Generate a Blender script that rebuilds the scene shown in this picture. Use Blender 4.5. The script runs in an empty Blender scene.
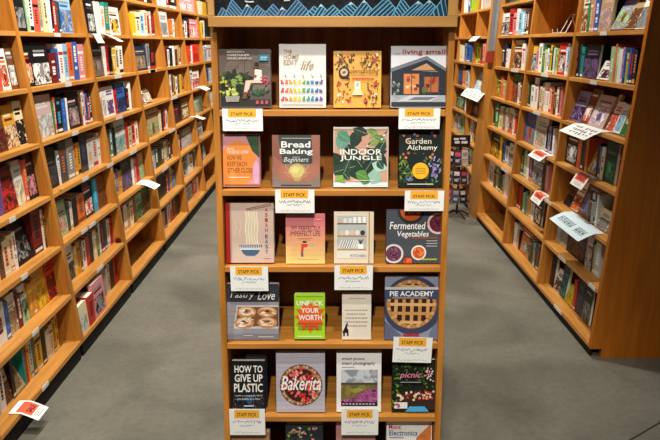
import bpy, bmesh, math, random
from mathutils import Vector, Matrix
random.seed(7)
R = math.radians
H = 1.77                     # camera height
F_PX = 645.0
PITCH = math.atan(177/F_PX)
cp, sp = math.cos(PITCH), math.sin(PITCH)
C = bpy.context.scene.collection

# ------------------------------------------------------------------ pixel helpers
def at(x, y, Y):                       # world point at pixel (x,y) on the plane Y
    u = (x-330)/F_PX; v = (y-220)/F_PX
    t = Y/(cp - v*sp)
    return Vector((t*u, Y, H + t*(-sp - v*cp)))
def atX(x, y, X):
    u = (x-330)/F_PX; v = (y-220)/F_PX
    t = X/u
    return Vector((X, t*(cp - v*sp), H + t*(-sp - v*cp)))
def Yof(x, X, z):                      # depth of the point of height z on plane X seen at column x
    c = F_PX*X/(x-330)
    return (c + (z-H)*sp)/cp

# ------------------------------------------------------------------ materials
def lin(h):
    h = h.lstrip('#'); o = []
    for i in (0, 2, 4):
        c = int(h[i:i+2], 16)/255
        o.append(c/12.92 if c <= .04045 else ((c+.055)/1.055)**2.4)
    return (*o, 1)
MC = {}
def flat(h, rough=.5, spec=.22, metal=0, name=None):
    k = (h, rough, metal)
    if k in MC: return MC[k]
    m = bpy.data.materials.new(name or 'paint_'+h); m.use_nodes = True
    n = m.node_tree; b = n.nodes['Principled BSDF']
    b.inputs['Base Color'].default_value = lin(h); b.inputs['Roughness'].default_value = rough
    b.inputs['Specular IOR Level'].default_value = spec; b.inputs['Metallic'].default_value = metal
    # slight procedural print mottling
    tc = n.nodes.new('ShaderNodeTexCoord'); ns = n.nodes.new('ShaderNodeTexNoise'); ns.inputs['Scale'].default_value = 40
    n.links.new(tc.outputs['Object'], ns.inputs['Vector'])
    mx = n.nodes.new('ShaderNodeMixRGB'); mx.blend_type = 'MULTIPLY'; mx.inputs[0].default_value = .12
    mx.inputs[1].default_value = lin(h); n.links.new(ns.outputs['Fac'], mx.inputs[2])
    n.links.new(mx.outputs[0], b.inputs['Base Color'])
    MC[k] = m; return m
def mottle(h1, h2, scale=30, h3=None, rough=.45):
    k = ('mot', h1, h2, scale, h3)
    if k in MC: return MC[k]
    m = bpy.data.materials.new('print_%s_%s' % (h1, h2)); m.use_nodes = True
    n = m.node_tree; b = n.nodes['Principled BSDF']; b.inputs['Roughness'].default_value = rough; b.inputs['Specular IOR Level'].default_value = .22
    tc = n.nodes.new('ShaderNodeTexCoord'); ns = n.nodes.new('ShaderNodeTexNoise'); ns.inputs['Scale'].default_value = scale
    ns.inputs['Detail'].default_value = 3; ns.inputs['Distortion'].default_value = 1.2
    n.links.new(tc.outputs['Object'], ns.inputs['Vector'])
    r = n.nodes.new('ShaderNodeValToRGB'); e = r.color_ramp.elements
    e[0].position = .44; e[0].color = lin(h1); e[1].position = .56; e[1].color = lin(h2)
    if h3:
        x = r.color_ramp.elements.new(.62); x.color = lin(h3)
    n.links.new(ns.outputs['Fac'], r.inputs['Fac']); n.links.new(r.outputs['Color'], b.inputs['Base Color'])
    MC[k] = m; return m
def wood(name, c1, c2, axis='Z', rough=.42, knots=True):
    m = bpy.data.materials.new(name); m.use_nodes = True
    n = m.node_tree; b = n.nodes['Principled BSDF']; b.inputs['Roughness'].default_value = rough
    b.inputs['Specular IOR Level'].default_value = .35
    tc = n.nodes.new('ShaderNodeTexCoord'); mp = n.nodes.new('ShaderNodeMapping')
    s = [22, 22, 22]; s['XYZ'.index(axis)] = 1.6
    mp.inputs['Scale'].default_value = s
    n.links.new(tc.outputs['Object'], mp.inputs['Vector'])
    ns = n.nodes.new('ShaderNodeTexNoise'); ns.inputs['Scale'].default_value = 1.4; ns.inputs['Detail'].default_value = 5; ns.inputs['Distortion'].default_value = .8
    n.links.new(mp.outputs[0], ns.inputs['Vector'])
    r = n.nodes.new('ShaderNodeValToRGB'); e = r.color_ramp.elements
    e[0].position = .3; e[0].color = lin(c2); e[1].position = .65; e[1].color = lin(c1)
    n.links.new(ns.outputs['Fac'], r.inputs['Fac'])
    out = r.outputs['Color']
    if knots:
        vp = n.nodes.new('ShaderNodeTexVoronoi'); vp.inputs['Scale'].default_value = 2.3
        n.links.new(tc.outputs['Object'], vp.inputs['Vector'])
        r2 = n.nodes.new('ShaderNodeValToRGB'); e = r2.color_ramp.elements
        e[0].position = .035; e[0].color = (.12, .045, .015, 1); e[1].position = .07; e[1].color = (1, 1, 1, 1)
        n.links.new(vp.outputs['Distance'], r2.inputs['Fac'])
        mx = n.nodes.new('ShaderNodeMixRGB'); mx.blend_type = 'MULTIPLY'; mx.inputs[0].default_value = 1
        n.links.new(out, mx.inputs[1]); n.links.new(r2.outputs['Color'], mx.inputs[2]); out = mx.outputs[0]
    n.links.new(out, b.inputs['Base Color'])
    bp = n.nodes.new('ShaderNodeBump'); bp.inputs['Strength'].default_value = .08
    n.links.new(ns.outputs['Fac'], bp.inputs['Height']); n.links.new(bp.outputs[0], b.inputs['Normal'])
    return m
W_SHELF_Y = wood('pine_along_y', 'c68c44', 'a66c2a', 'Y')
W_SHELF_X = wood('pine_along_x', 'bd8038', '9c6424', 'X')
W_UP = wood('pine_upright', 'c07e32', '98601b', 'Z')
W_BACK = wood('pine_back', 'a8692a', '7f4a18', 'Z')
W_END = wood('end_panel_wood', 'b06410', '9a5409', 'Z', rough=.5, knots=False)
W_LIGHT = wood('frame_wood', 'cc9a58', 'b88344', 'X', knots=False)
W_LIGHTZ = wood('frame_wood_upright', 'd9a660', 'c58c48', 'Z', knots=False)
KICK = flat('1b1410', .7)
PAGES = flat('e9e1cd', .8)
def floor_mat():
    m = bpy.data.materials.new('polished_concrete'); m.use_nodes = True
    n = m.node_tree; b = n.nodes['Principled BSDF']
    tc = n.nodes.new('ShaderNodeTexCoord')
    a = n.nodes.new('ShaderNodeTexNoise'); a.inputs['Scale'].default_value = 1.6; a.inputs['Detail'].default_value = 6; a.inputs['Distortion'].default_value = .6
    c = n.nodes.new('ShaderNodeTexNoise'); c.inputs['Scale'].default_value = 30; c.inputs['Detail'].default_value = 6
    n.links.new(tc.outputs['Object'], a.inputs['Vector']); n.links.new(tc.outputs['Object'], c.inputs['Vector'])
    r = n.nodes.new('ShaderNodeValToRGB'); e = r.color_ramp.elements
    e[0].position = .32; e[0].color = lin('5d5c52'); e[1].position = .7; e[1].color = lin('7e7b6f')
    n.links.new(a.outputs['Fac'], r.inputs['Fac'])
    r2 = n.nodes.new('ShaderNodeValToRGB'); e = r2.color_ramp.elements
    e[0].position = .3; e[0].color = (.72, .72, .7, 1); e[1].position = .6; e[1].color = (1, 1, 1, 1)
    n.links.new(c.outputs['Fac'], r2.inputs['Fac'])
    mx = n.nodes.new('ShaderNodeMixRGB'); mx.blend_type = 'MULTIPLY'; mx.inputs[0].default_value = .6
    n.links.new(r.outputs['Color'], mx.inputs[1]); n.links.new(r2.outputs['Color'], mx.inputs[2])
    n.links.new(mx.outputs[0], b.inputs['Base Color'])
    b.inputs['Roughness'].default_value = .42; b.inputs['Specular IOR Level'].default_value = .4
    return m
def chalk_mat():
    return mottle('17191c', '23262a', 60)

# ------------------------------------------------------------------ mesh helpers
def bm_box(bm, x0, x1, y0, y1, z0, z1, mi=0):
    vs = [bm.verts.new((x, y, z)) for x in (x0, x1) for y in (y0, y1) for z in (z0, z1)]
    for q in ((0,1,3,2),(4,6,7,5),(0,4,5,1),(2,3,7,6),(0,2,6,4),(1,5,7,3)):
        f = bm.faces.new([vs[i] for i in q]); f.material_index = mi
def bm_prism(bm, poly, axis, a, b, mi=0):
    """poly: list of 2D points; axis X -> (y,z), Y -> (x,z), Z -> (x,y)"""
    def P(p, t):
        return {'X': (t, p[0], p[1]), 'Y': (p[0], t, p[1]), 'Z': (p[0], p[1], t)}[axis]
    A = [bm.verts.new(P(p, a)) for p in poly]; B = [bm.verts.new(P(p, b)) for p in poly]
    n = len(poly); fs = [bm.faces.new(A), bm.faces.new(B[::-1])]
    for i in range(n): fs.append(bm.faces.new((A[i], B[i], B[(i+1) % n], A[(i+1) % n])))
    for f in fs: f.material_index = mi
def bm_tube(bm, pts, r, n=6, mi=0):
    rings = []
    for i, p in enumerate(pts):
        p = Vector(p)
        d = (Vector(pts[min(i+1, len(pts)-1)]) - Vector(pts[max(i-1, 0)])).normalized()
        s = d.orthogonal().normalized(); t = d.cross(s)
        if rings:
            s = (prev - d*prev.dot(d)).normalized(); t = d.cross(s)
        prev = s
        rings.append([bm.verts.new(p + s*r*math.cos(2*math.pi*k/n) + t*r*math.sin(2*math.pi*k/n)) for k in range(n)])
    for a, b in zip(rings, rings[1:]):
        for k in range(n):
            f = bm.faces.new((a[k], a[(k+1) % n], b[(k+1) % n], b[k])); f.material_index = mi
    bm.faces.new(rings[0][::-1]); bm.faces.new(rings[-1])
def mk(name, bm, mats, parent=None, loc=None, bevel=0):
    bmesh.ops.recalc_face_normals(bm, faces=bm.faces[:])
    me = bpy.data.meshes.new(name); bm.to_mesh(me); bm.free()
    if not isinstance(mats, (list, tuple)): mats = [mats]
    for m in mats: me.materials.append(m)
    o = bpy.data.objects.new(name, me); C.objects.link(o)
    if parent: o.parent = parent
    if loc is not None: o.location = loc
    if bevel:
        md = o.modifiers.new('bevel', 'BEVEL'); md.width = bevel; md.segments = 2; md.limit_method = 'ANGLE'
    return o
def tag(o, label=None, cat=None, group=None, kind=None):
    if label: o['label'] = label
    if cat: o['category'] = cat
    if group: o['group'] = group
    if kind: o['kind'] = kind
    return o
def empty(name, loc, rot=(0, 0, 0)):
    o = bpy.data.objects.new(name, None); C.objects.link(o); o.location = loc; o.rotation_euler = rot
    o.empty_display_size = .05
    return o

# ------------------------------------------------------------------ flat artwork printed on a front (local: +x right, +z up, faces -y)
LAST = {}
class Art:
    def __init__(s, w, h, base=.0006):
        s.w, s.h, s.bm, s.mats, s.k, s.base = w, h, bmesh.new(), [], 0, base
    def mi(s, m):
        if isinstance(m, str): m = flat(m, .45)
        if m not in s.mats: s.mats.append(m)
        return s.mats.index(m)
    def y(s): s.k += 1; return -(s.base + .00003*s.k)
    def P(s, u, v, y): return ((u-.5)*s.w, y, v*s.h)
    def poly(s, pts, m, y=None):
        y = s.y() if y is None else y
        pts = [(min(1, max(0, u)), min(1, max(0, v))) for u, v in pts]
        try: f = s.bm.faces.new([s.bm.verts.new(s.P(u, v, y)) for u, v in pts]); f.material_index = s.mi(m)
        except ValueError: pass
    def rect(s, u0, v0, u1, v1, m): s.poly([(u0, v0), (u1, v0), (u1, v1), (u0, v1)], m)
    def ell(s, u, v, ru, rv, m, n=20, a0=0, rot=0, y=None):
        c, q = math.cos(rot), math.sin(rot)
        pts = []
        for k in range(n):
            a = a0 + 2*math.pi*k/n; x, z = ru*s.w*math.cos(a), rv*s.h*math.sin(a)
            pts.append((u + (x*c - z*q)/s.w, v + (x*q + z*c)/s.h))
        s.poly(pts, m, y)
    def circ(s, u, v, r, m, n=24): s.ell(u, v, r, r*s.w/s.h, m, n)
    def leaf(s, u, v, L, Wd, ang, m):
        c, q = math.cos(ang), math.sin(ang); pts = []
        for t, k in ((0,0),(.25,.8),(.5,1),(.8,.6),(1,0),(.8,-.6),(.5,-1),(.25,-.8)):
            x, z = t*L, k*Wd
            pts.append((u + x*c - z*q, v + (x*q + z*c)*s.w/s.h))
        s.poly(pts, m)
    def line(s, pts, wd, m):
        y = s.y()
        for (a, b), (c, d) in zip(pts, pts[1:]):
            dx, dz = (c-a)*s.w, (d-b)*s.h; L = math.hypot(dx, dz) or 1
            nx, nz = -dz/L*wd/2, dx/L*wd/2
            s.poly([(a+nx/s.w, b+nz/s.h), (c+nx/s.w, d+nz/s.h), (c-nx/s.w, d-nz/s.h), (a-nx/s.w, b-nz/s.h)], m, y)
    def scribble(s, u0, v0, u1, v1, m, n=14, wd=.0009):
        pts = []
        for k in range(n+1):
            t = k/n; pts.append((u0 + (u1-u0)*t, v0 + (v1-v0)*random.random()))
        s.line(pts, wd, m)
    def text(s, txt, u0, v0, u1, v1, m, bold=.02, shear=0):
        cu = bpy.data.curves.new('t', 'FONT'); cu.body = txt; cu.size = 1; cu.offset = bold*.4; cu.resolution_u = 2; cu.shear = shear
        cu.fill_mode = 'FRONT'
        o = bpy.data.objects.new('t', cu); C.objects.link(o)
        dg = bpy.context.evaluated_depsgraph_get(); dg.update()
        me = bpy.data.meshes.new_from_object(o.evaluated_get(dg))
        xs = [v.co.x for v in me.vertices]; ys = [v.co.y for v in me.vertices]
        if xs:
            ax, bx, ay, by = min(xs), max(xs), min(ys), max(ys); y = s.y(); mi = s.mi(m)
            vs = [s.bm.verts.new(s.P(u0 + (v.co.x-ax)/(bx-ax)*(u1-u0), v0 + (v.co.y-ay)/(by-ay)*(v1-v0), y)) for v in me.vertices]
            for p in me.polygons:
                try: f = s.bm.faces.new([vs[i] for i in p.vertices]); f.material_index = mi
                except ValueError: pass
        bpy.data.objects.remove(o); bpy.data.curves.remove(cu); bpy.data.meshes.remove(me)
    def build(s, name, parent):
        LAST[parent.name] = s.base + .00003*s.k
        for f in s.bm.faces:
            f.normal_update()
            if f.normal.y > 0: f.normal_flip()
        me = bpy.data.meshes.new(name); s.bm.to_mesh(me); s.bm.free()
        for m in s.mats: me.materials.append(m)
        o = bpy.data.objects.new(name, me); C.objects.link(o); o.parent = parent
        return o

# ================================================================== SETTING
bm = bmesh.new(); bm_box(bm, -2.3, 2.9, .3, 11.2, -.05, 0)
tag(mk('floor', bm, floor_mat()), kind='structure')
WALLM = flat('8a7358', .8)
bm = bmesh.new(); bm_box(bm, -2.3, 2.9, 11.2, 11.3, 0, 3.3); tag(mk('wall_back', bm, WALLM), kind='structure')
bm = bmesh.new(); bm_box(bm, -2.4, -2.3, .3, 11.3, 0, 3.3); tag(mk('wall_left', bm, WALLM), kind='structure')
bm = bmesh.new(); bm_box(bm, 2.9, 3.0, 3.6, 11.3, 0, 3.3); tag(mk('wall_right', bm, flat('3a2a1c', .8)), kind='structure')
a = at(630, 439, 3) ; 
def floor_pt(x, y):
    u = (x-330)/F_PX; v = (y-220)/F_PX; t = H/(sp + v*cp)
    return Vector((t*u, t*(cp - v*sp), 0))
p0, p1 = floor_pt(632, 439), floor_pt(668, 418)
d = (p1-p0).normalized(); nrm = Vector((-d.y, d.x, 0))*.005
bm = bmesh.new()
q = [p0-d*.5+nrm, p1+d*.8+nrm, p1+d*.8-nrm, p0-d*.5-nrm]
bm_prism(bm, [(v.x, v.y) for v in q], 'Z', 0, .001)
tag(mk('trim_1', bm, flat('38342e', .8)), kind='structure')

# ================================================================== SIDE BOOKCASES
PITCHZ = .285
def rowz(r, side):                         # top surface height of the shelf of row r
    if side > 0 and r == 6: return .082
    return H + (.047 if side < 0 else .056) - PITCHZ*r + .011
BOT = rowz(6, -1)
def front(z, side):                        # front plane of the bookcase, leaning back
    zr = z - H
    return -(1.59 - .092*(.04-zr)) if side < 0 else 1.61 - .058*(.04-zr)
BACKX = {-1: -1.86, 1: 1.935}
TOPZ = H + 1.2
TH = .024
def bookcase(name, side, Ys, label, rows, mids=(), thick=.042, end_mat=None, kick=.07):
    """Ys: divider centre positions from near to far"""
    root = empty(name, ((front(0, side)+BACKX[side])/2, (Ys[0]+Ys[-1])/2, 0))
    inv = Matrix.Translation(-root.location)
    def part(nm, bm, m, bevel=0, lab=None):
        bm.transform(inv); o = mk(nm, bm, m, root, bevel=bevel)
        if lab: o['label'] = lab
        return o
    top = min(rows); B = BACKX[side]
    ztop = rowz(top, side)+PITCHZ
    for i, Y in enumerate(Ys):
        bm = bmesh.new()
        zk = rowz(6, side)-TH; k = side*kick
        bm_prism(bm, [(front(zk, side)+k, 0), (B, 0), (B, ztop), (front(ztop, side), ztop), (front(zk, side), zk), (front(zk, side)+k, zk)], 'Y', Y-thick/2, Y+thick/2)
        endp = i in (0, len(Ys)-1)
        part('side_panel' if endp else 'divider', bm, end_mat if (end_mat and i == 0) else W_UP, .0015)
    for (Y, r) in mids:
        bm = bmesh.new(); z0 = rowz(r, side); z1 = z0+PITCHZ-TH
        bm_prism(bm, [(front(z0, side)+side*.01, z0), (B, z0), (B, z1), (front(z1, side)+side*.01, z1)], 'Y', Y-.011, Y+.011)
        part('divider', bm, W_UP)
    for i in range(len(Ys)-1):
        a, b = Ys[i]+thick/2, Ys[i+1]-thick/2
        for r in list(rows)+[top-1]:
            z = rowz(r, side); bm = bmesh.new()
            bm_prism(bm, [(front(z-TH, side), z-TH), (B+side*-.012, z-TH), (B+side*-.012, z), (front(z, side), z)], 'Y', a, b)
            part('shelf', bm, W_SHELF_Y, .002)
        bm = bmesh.new(); bm_box(bm, min(B, B-side*.012), max(B, B-side*.012), a, b, .0, ztop); part('back_panel', bm, W_BACK)
        x = front(.1, side)+side*.012
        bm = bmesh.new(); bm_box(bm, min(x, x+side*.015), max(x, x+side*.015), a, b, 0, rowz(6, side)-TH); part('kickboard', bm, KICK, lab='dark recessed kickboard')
    return root, part
LY = [2.44, 3.42, 4.40, 5.37, 6.34, 7.31, 8.28, 9.25, 10.2]
LC, lpart = bookcase('bookcase', -1, LY, 'left', range(-2, 7))
tag(LC, 'long pine wall bookcase of square compartments along the left aisle', 'bookcase')
RY = [3.425, 4.42, 5.40, 6.45]
RC, rpart = bookcase('bookcase', 1, RY, 'right', range(-2, 7), mids=((5.93, 1), (5.93, 2)), end_mat=W_END, thick=.034)
tag(RC, 'pine bookcase with broad orange-brown end panel on the right', 'bookcase')
FY = [6.86, 7.45, 8.4, 9.35, 10.2]
FC, fpart = bookcase('bookcase', 1, FY, 'far', range(-2, 7), thick=.034)
tag(FC, 'far pine bookcase behind the wire rack in the right aisle', 'bookcase')
# post between the two right bookcases
post = empty('support_post', (1.7, 6.655, 0)); inv = Matrix.Translation(-post.location)
bm = bmesh.new(); bm_prism(bm, [(front(0, 1)-.0, 0), (1.9, 0), (1.9, TOPZ), (front(TOPZ, 1), TOPZ)], 'Y', 6.475, 6.835); bm.transform(inv)
mk('filler_board', bm, W_UP, post)
bm = bmesh.new(); zA = at(0, 51, 6.5).z
bm_prism(bm, [(front(zA, 1)-.03, zA), (front(zA, 1)-.002, zA), (front(TOPZ, 1)-.002, TOPZ), (front(TOPZ, 1)-.03, TOPZ)], 'Y', 6.48, 6.66); bm.transform(inv)
o = mk('steel_cover', bm, flat('a9acae', .35, metal=.6), post); o['label'] = 'grey steel strip on the upper half'
bm = bmesh.new(); zB = at(0, 63, 6.5).z
bm_prism(bm, [(front(zB, 1)-.03, zB), (front(zB, 1)-.002, zB), (front(zA, 1)-.002, zA-.004), (front(zA, 1)-.03, zA-.004)], 'Y', 6.48, 6.7); bm.transform(inv)
o = mk('notice', bm, flat('8c2f1f', .5), post); o['label'] = 'small brick red notice under the steel strip'
tag(post, 'wooden post with grey steel strip between the two right bookcases', 'post')

# price-rail label holders on the shelf edges (parts of the bookcase)
def holder(partf, side, x, r, wpx=7):
    z = rowz(r, side)-TH/2; X = front(z, side)
    Ya, Yb = Yof(x-wpx/2, X, z), Yof(x+wpx/2, X, z); Ya, Yb = min(Ya, Yb), max(Ya, Yb)
    bm = bmesh.new(); s = -side
    bm_box(bm, min(X+s*.0003, X+s*.004), max(X+s*.0003, X+s*.004), Ya, Yb, z-.011, z+.011)
    o = partf('label_holder', bm, flat('d8d8d2', .3)); o['label'] = 'clear label holder with white slip'
for x, r in ((57, 0), (68, 1), (75, 2), (85, 3), (92, 4), (110, 3), (24, 4), (35, 5), (45, 6), (12, 3), (100, 5), (84, 4), (119, 2), (133, 3), (146, 4), (118, 1), (153, 1), (172, 3), (165, 4), (152, 1), (174, 2)):
    if r <= 6: holder(lpart, -1, x, r, 6)
for x, r in ((604, 0), (594, 1), (548, 4), (562, 5), (558, 6), (592, 5), (545, 1), (537, 2), (505, 4), (515, 1)):
    holder(rpart, 1, x, r, 7)

# ================================================================== BOOKS IN THE SIDE BOOKCASES
COL = dict(blk=('17171a','black'), wht=('ebe8e0','white'), crm=('e3d3a8','cream'), gry=('8a8a88','grey'), pal=('c9cdc8','pale grey'),
 dgr=('45464a','dark grey'), red=('c02a22','red'), mar=('6e1f1c','maroon'), org=('d9692a','orange'), yel=('e6b31e','yellow'), gld=('d2952c','gold'),
 grn=('2f7a44','green'), lgn=('9bbf8f','pale green'), dgn=('18382a','dark green'), lim=('a9c534','lime green'), teal=('2a8f86','teal'), tdk=('1d4a52','dark teal'),
 blu=('2f5fa8','blue'), nvy=('1c2745','navy'), lbl=('93bdd8','light blue'), cya=('36a0cc','bright blue'), brn=('6e4427','brown'), rbn=('8f4a26','reddish brown'),
 tan=('b8976a','tan'), pnk=('d98a8f','pink'), pgr=('c9a9a4','dusty pink'), pur=('6b4a86','purple'), lav=('9a92bd','lavender'), cor=('dd5a45','coral'), srd=('e0381f','bright red'))
BAYN = ['nearest bay', 'second bay', 'third bay', 'fourth bay', 'fifth bay', 'sixth bay', 'seventh bay', 'eighth bay']
ROWN = {-1: 'top shelf', 0: 'eye-level shelf', 1: 'first shelf under eye level', 2: 'second shelf under eye level', 3: 'third shelf under eye level',
        4: 'fourth shelf under eye level', 5: 'fifth shelf under eye level', 6: 'bottom shelf'}
BK = []
def cell(side, case, bay, row, x0, spec, setb=None, hm=1.0):
    """spec tokens: [F][lean]col[/col[/col]][*height]@xend, image columns along the base of the books"""
    z = rowz(row, side)
    if setb is None: setb = .03 + .009*max(row, 0)
    X = front(z, side) + side*setb
    toks = spec.split(); items = []; cur = x0; pend = []
    for t in toks:
        gap = t.startswith('-')
        if '@' in t: body, xe = t.split('@'); xe = float(xe)
        else: body, xe = t, None
        pend.append((body, gap))
        if xe is not None:
            w = [random.uniform(.75, 1.25) for _ in pend]; S = sum(w)
            span = xe-cur; c = cur
            for (bd, g), ww in zip(pend, w):
                e = c + span*ww/S
                if not g: items.append((bd, c, e))
                c = e
            cur = xe; pend = []
    for i, (bd, a, b) in enumerate(items):
        face = bd.startswith('F'); bd = bd[1:] if face else bd
        lean = 0
        if face and bd[0].isdigit():
            lean = int(bd[:2]); bd = bd[2:]
        h = random.choice((random.uniform(.165, .2), random.uniform(.19, .225)))*hm
        if '*' in bd: bd, hh = bd.split('*'); h = float(hh)
        Ya, Yb = sorted((Yof(a, X, z), Yof(b, X, z)))
        cols = bd.split('/')
        BK.append(dict(side=side, case=case, bay=bay, row=row, X=X, z=z, Y0=Ya, Y1=Yb, cols=cols, h=h, face=face, lean=lean, i=i, n=len(items),
                       area=abs(b-a)*h/((Ya+Yb)/2)*600))
L, Rr, Fr = 'left bookcase', 'right bookcase', 'far right bookcase'
def cl(bay, row, x0, spec, **k): cell(-1, L, bay, row, x0, spec, **k)
# --- left, nearest bay
cl(0, 1, -14, 'crm@-9 blu@-4 cor*.2@3.5 F05wht/org/mar*.2@12 F05brn/gry/wht*.225@22.5 yel*.225@25')
cl(0, 2, -12, 'F05brn/mar/blk*.2@9 F05gld/mar/crm*.215@20 F04crm/blk*.225@28')
cl(0, 3, -16, 'blk@-8 pur/pnk@5 F06mar/red/blk*.215@19 F04pal/crm/gry*.225@27 cor*.22@30 F04blk/dgr/pnk*.24@40')
cl(0, 4, -14, 'wht@-4 crm@1 brn@6 crm@12 crm@16 wht@19 F12blk/gry/blk*.235@35 mar*.24@44 wht@46 brn@48')
cl(0, 5, -12, 'blu wht@-2 wht/mar@8 blu@12 F03wht/tan*.2@20 mar@24 F04wht/lgn/blk*.2@31 gld@35 gld@38 F05gld/yel*.22@50 F03srd/mar*.235@63')
cl(0, 6, 2, 'wht@7 F10crm/brn*.2@14 blk@17 F25crm/tan*.19@26 teal@28 red yel*.215@32 pal@35 grn@38 yel/blk*.22@44 blk@48 crm@52 crm@55 gld yel/blk@60')
# --- left, second bay
cl(1, -1, 17, 'dgr red wht blu@60 grn wht@76')
cl(1, 0, 18, 'F03blk/gry/dgr*.235@28 lgn@31 wht@35 cor@41 gry crm@46 crm wht@53 blk@55 red@58 dgr tdk@62 F03lbl/blu/gry*.24@74')
cl(1, 1, 25.5, 'F03blk/red/crm*.225@36 F03blk/wht/gry*.23@52 mar@59 blu@61 wht@66 lbl@70 org*.23@75 blu*.235@80 pnk/wht*.22@86')
cl(1, 2, 38, 'F02pgr/pal*.235@55 grn cor@58 blk/cya@64 blu@68 wht@70 F03blk/dgr/pgr*.22@82 brn wht red blu red blk@93')
cl(1, 3, 49, 'F03blk/dgr*.225@60 wht@62 dgr/org*.24@69 gry*.24@76 gld@79 gld@82 nvy/dgr*.24@89 pal@94 pal@99 wht@104 pal*.24@109')
cl(1, 4, 58, 'wht@60 F03lgn/grn/pnk*.2@69 dgr wht@74 blk@79 org/brn@86 F03blk/wht/red*.22@95 cya*.22@99 F04rbn/brn*.215@112')
cl(1, 5, 69, 'F02wht/dgr*.22@76 yel@79 gld@82 brn wht red@91 blk crm@98 grn pal@102 nvy@106 tdk wht@111 red wht@117')
cl(1, 6, 79, '-@80 F03crm/pal*.18@90 red*.19@96 F03pnk/blk/gry*.225@107', setb=.012)
cl(1, 6, 107.5, 'wht pal@111 blk@115 red*.215@121')
# --- left, third bay
cl(2, -1, 86, 'F03crm/lbl@94 wht red grn@110 yel wht@122')
cl(2, 0, 89, 'F03blk/dgr/wht*.24@97 wht@102 wht@106 teal*.225@110.5 F03wht/blk/yel*.2@121')
cl(2, 1, 93, 'blk@95 F03blk/brn/gry*.23@105 wht red@110 blk yel/wht@117 crm wht@124')
cl(2, 2, 102, 'wht@104 F03wht/pal*.21@108 F03wht/pur*.21@116 red@118 F03blu/nvy*.22@127 blk wht@132')
cl(2, 3, 109, 'dgr teal blk@117 F02pal/gry/teal*.24@127 red@129.5 lgn@132.5 cor@136 wht@139')
cl(2, 4, 115, 'wht blu@119.5 gld@123 F02blk/dgr/pur*.235@133 wht pnk@137 red@140 F03tan/lgn*.21@145')
cl(2, 5, 122, 'brn wht tan@131 crm brn@137 F02lgn/grn*.2@143 F03grn/dgn/mar*.22@150 dgr@153')
# --- left, fourth bay
cl(3, -1, 127, 'grn yel dgn@140 mar blk brn@152')
cl(3, 0, 133, 'yel@136.5 crm@141 lbl@145 crm@148 brn pgr@152 mar@155')
cl(3, 1, 136, 'F03nvy/dgr/tan*.2@148 gry@150.5 blk@156')
cl(3, 2, 142, 'F20wht/brn/gry*.16@147 F20brn/gry/crm*.16@153')
cl(3, 3, 146, 'blk@148 F02tan/lgn/brn*.23@160 crm blk@164 red@166 wht@168')
cl(3, 4, 151, 'wht lbl@156 dgn dgn@162 brn crm@167 teal blk@171 mar@174')
cl(3, 5, 158, 'F05dgn/blk*.24@167 red@168.5 blu gld@172.5 F03nvy/blu/lbl@180')
cl(3, 6, 163, 'pnk blk@168 wht red@173 blk@177 blk dgn@182')
# --- left, fifth bay
cl(4, -1, 156, 'wht/pnk@163 wht red/wht@169 blk/wht@178')
cl(4, 0, 161, 'F03pal/gry*.235@169 -@170 org wht*.18@175')
cl(4, 1, 164, 'red mar@168 wht blk@173 wht brn@178 tan brn@181')
cl(4, 2, 168, 'blk wht dgr@174 gld wht dgr@180 yel brn@184')
cl(4, 3, 172, 'wht nvy@176 blk blk@182 F03brn/crm*.22@190')
cl(4, 4, 176, 'crm wht@180 mar@182 F03gry/pal@192')
cl(4, 5, 180, 'yel*.24@184 dgn lbl@188 wht wht@193 dgr pal@197')
cl(4, 6, 183, 'grn lgn@187 F03pal/blk/lbl@193 srd@197 wht tan@201')
# --- left, sixth and seventh bays
cl(5, -1, 178, 'F03pnk/wht/red@199')
cl(5, 0, 183, 'dgn wht blk@190 F03pnk/red/wht@200')
cl(5, 1, 185, 'srd*.2@188 srd@190 red wht@193 F03srd/red@200')
cl(5, 2, 188, 'wht wht@193 F03wht/red@200')
cl(5, 3, 190, 'blk gld@193 F03lgn/pal@203')
cl(5, 4, 193, 'crm red@196 F03pal/gry@203')
cl(5, 5, 196, 'tan pal blk@203 F03dgr/wht@206')
cl(5, 6, 199, 'brn@201')
cl(6, -1, 200, 'crm yel dgn@210'); cl(6, 0, 202, 'yel wht@205 dgn@212'); cl(6, 1, 203, 'wht lbl@207 wht@212')
cl(6, 2, 204, 'wht blu@209 pal@213'); cl(6, 3, 206, 'lgn pal@213'); cl(6, 4, 207, 'wht red blk@214'); cl(6, 5, 209, 'mar blk org@215')
# --- right, nearest bay (image columns run from far to near)
def cr(bay, row, x0, spec, **k): cell(1, Rr, bay, row, x0, spec, **k)
cr(0, -1, 582, 'blk wht@592 brn@600 F04brn/tan@625')
cr(0, 0, 577, 'F02wht/mar/tan*.25@586 grn@588.5 tan pnk@593 blu/wht@597.5 F03tan/pgr*.25@610 F25lav/lgn/brn*.25@624 F22tan/brn*.22@634 F18wht/gry*.21@644')
cr(0, 1, 567.5, 'lav@571 nvy blk/pnk@576 blk tdk@579.5 teal@582 F03blk/pur/dgr*.21@596 F24wht/mar/nvy*.12@608 lgn@612 cor lgn@616 wht@619.5 lav blu@624 lim/red blu@628 nvy@631 nvy@634')
cr(0, 2, 568, 'F16lav/blk/pur*.2@580 F18brn/red/wht*.225@587 F20pgr/wht/pur*.2@602 F22tan/brn*.22@605 F20wht/cor*.18@612 F18wht/lbl*.17@619 F22lgn/grn*.12@624')
cr(0, 3, 558, 'lav wht@563 F02blk/dgr/wht*.22@576 cor@579.5 dgn dgn@584 org@586 F22yel/gry/wht*.16@595 nvy blu@599 wht@602 F02dgn/blk/grn*.235@613')
cr(0, 4, 562, '-@563 F22brn/blk*.13@570 F20wht/org/brn*.2@577 F18brn/dgr/lav*.24@588 blk pal blk pal@596 F14crm/gry*.12@606')
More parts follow.
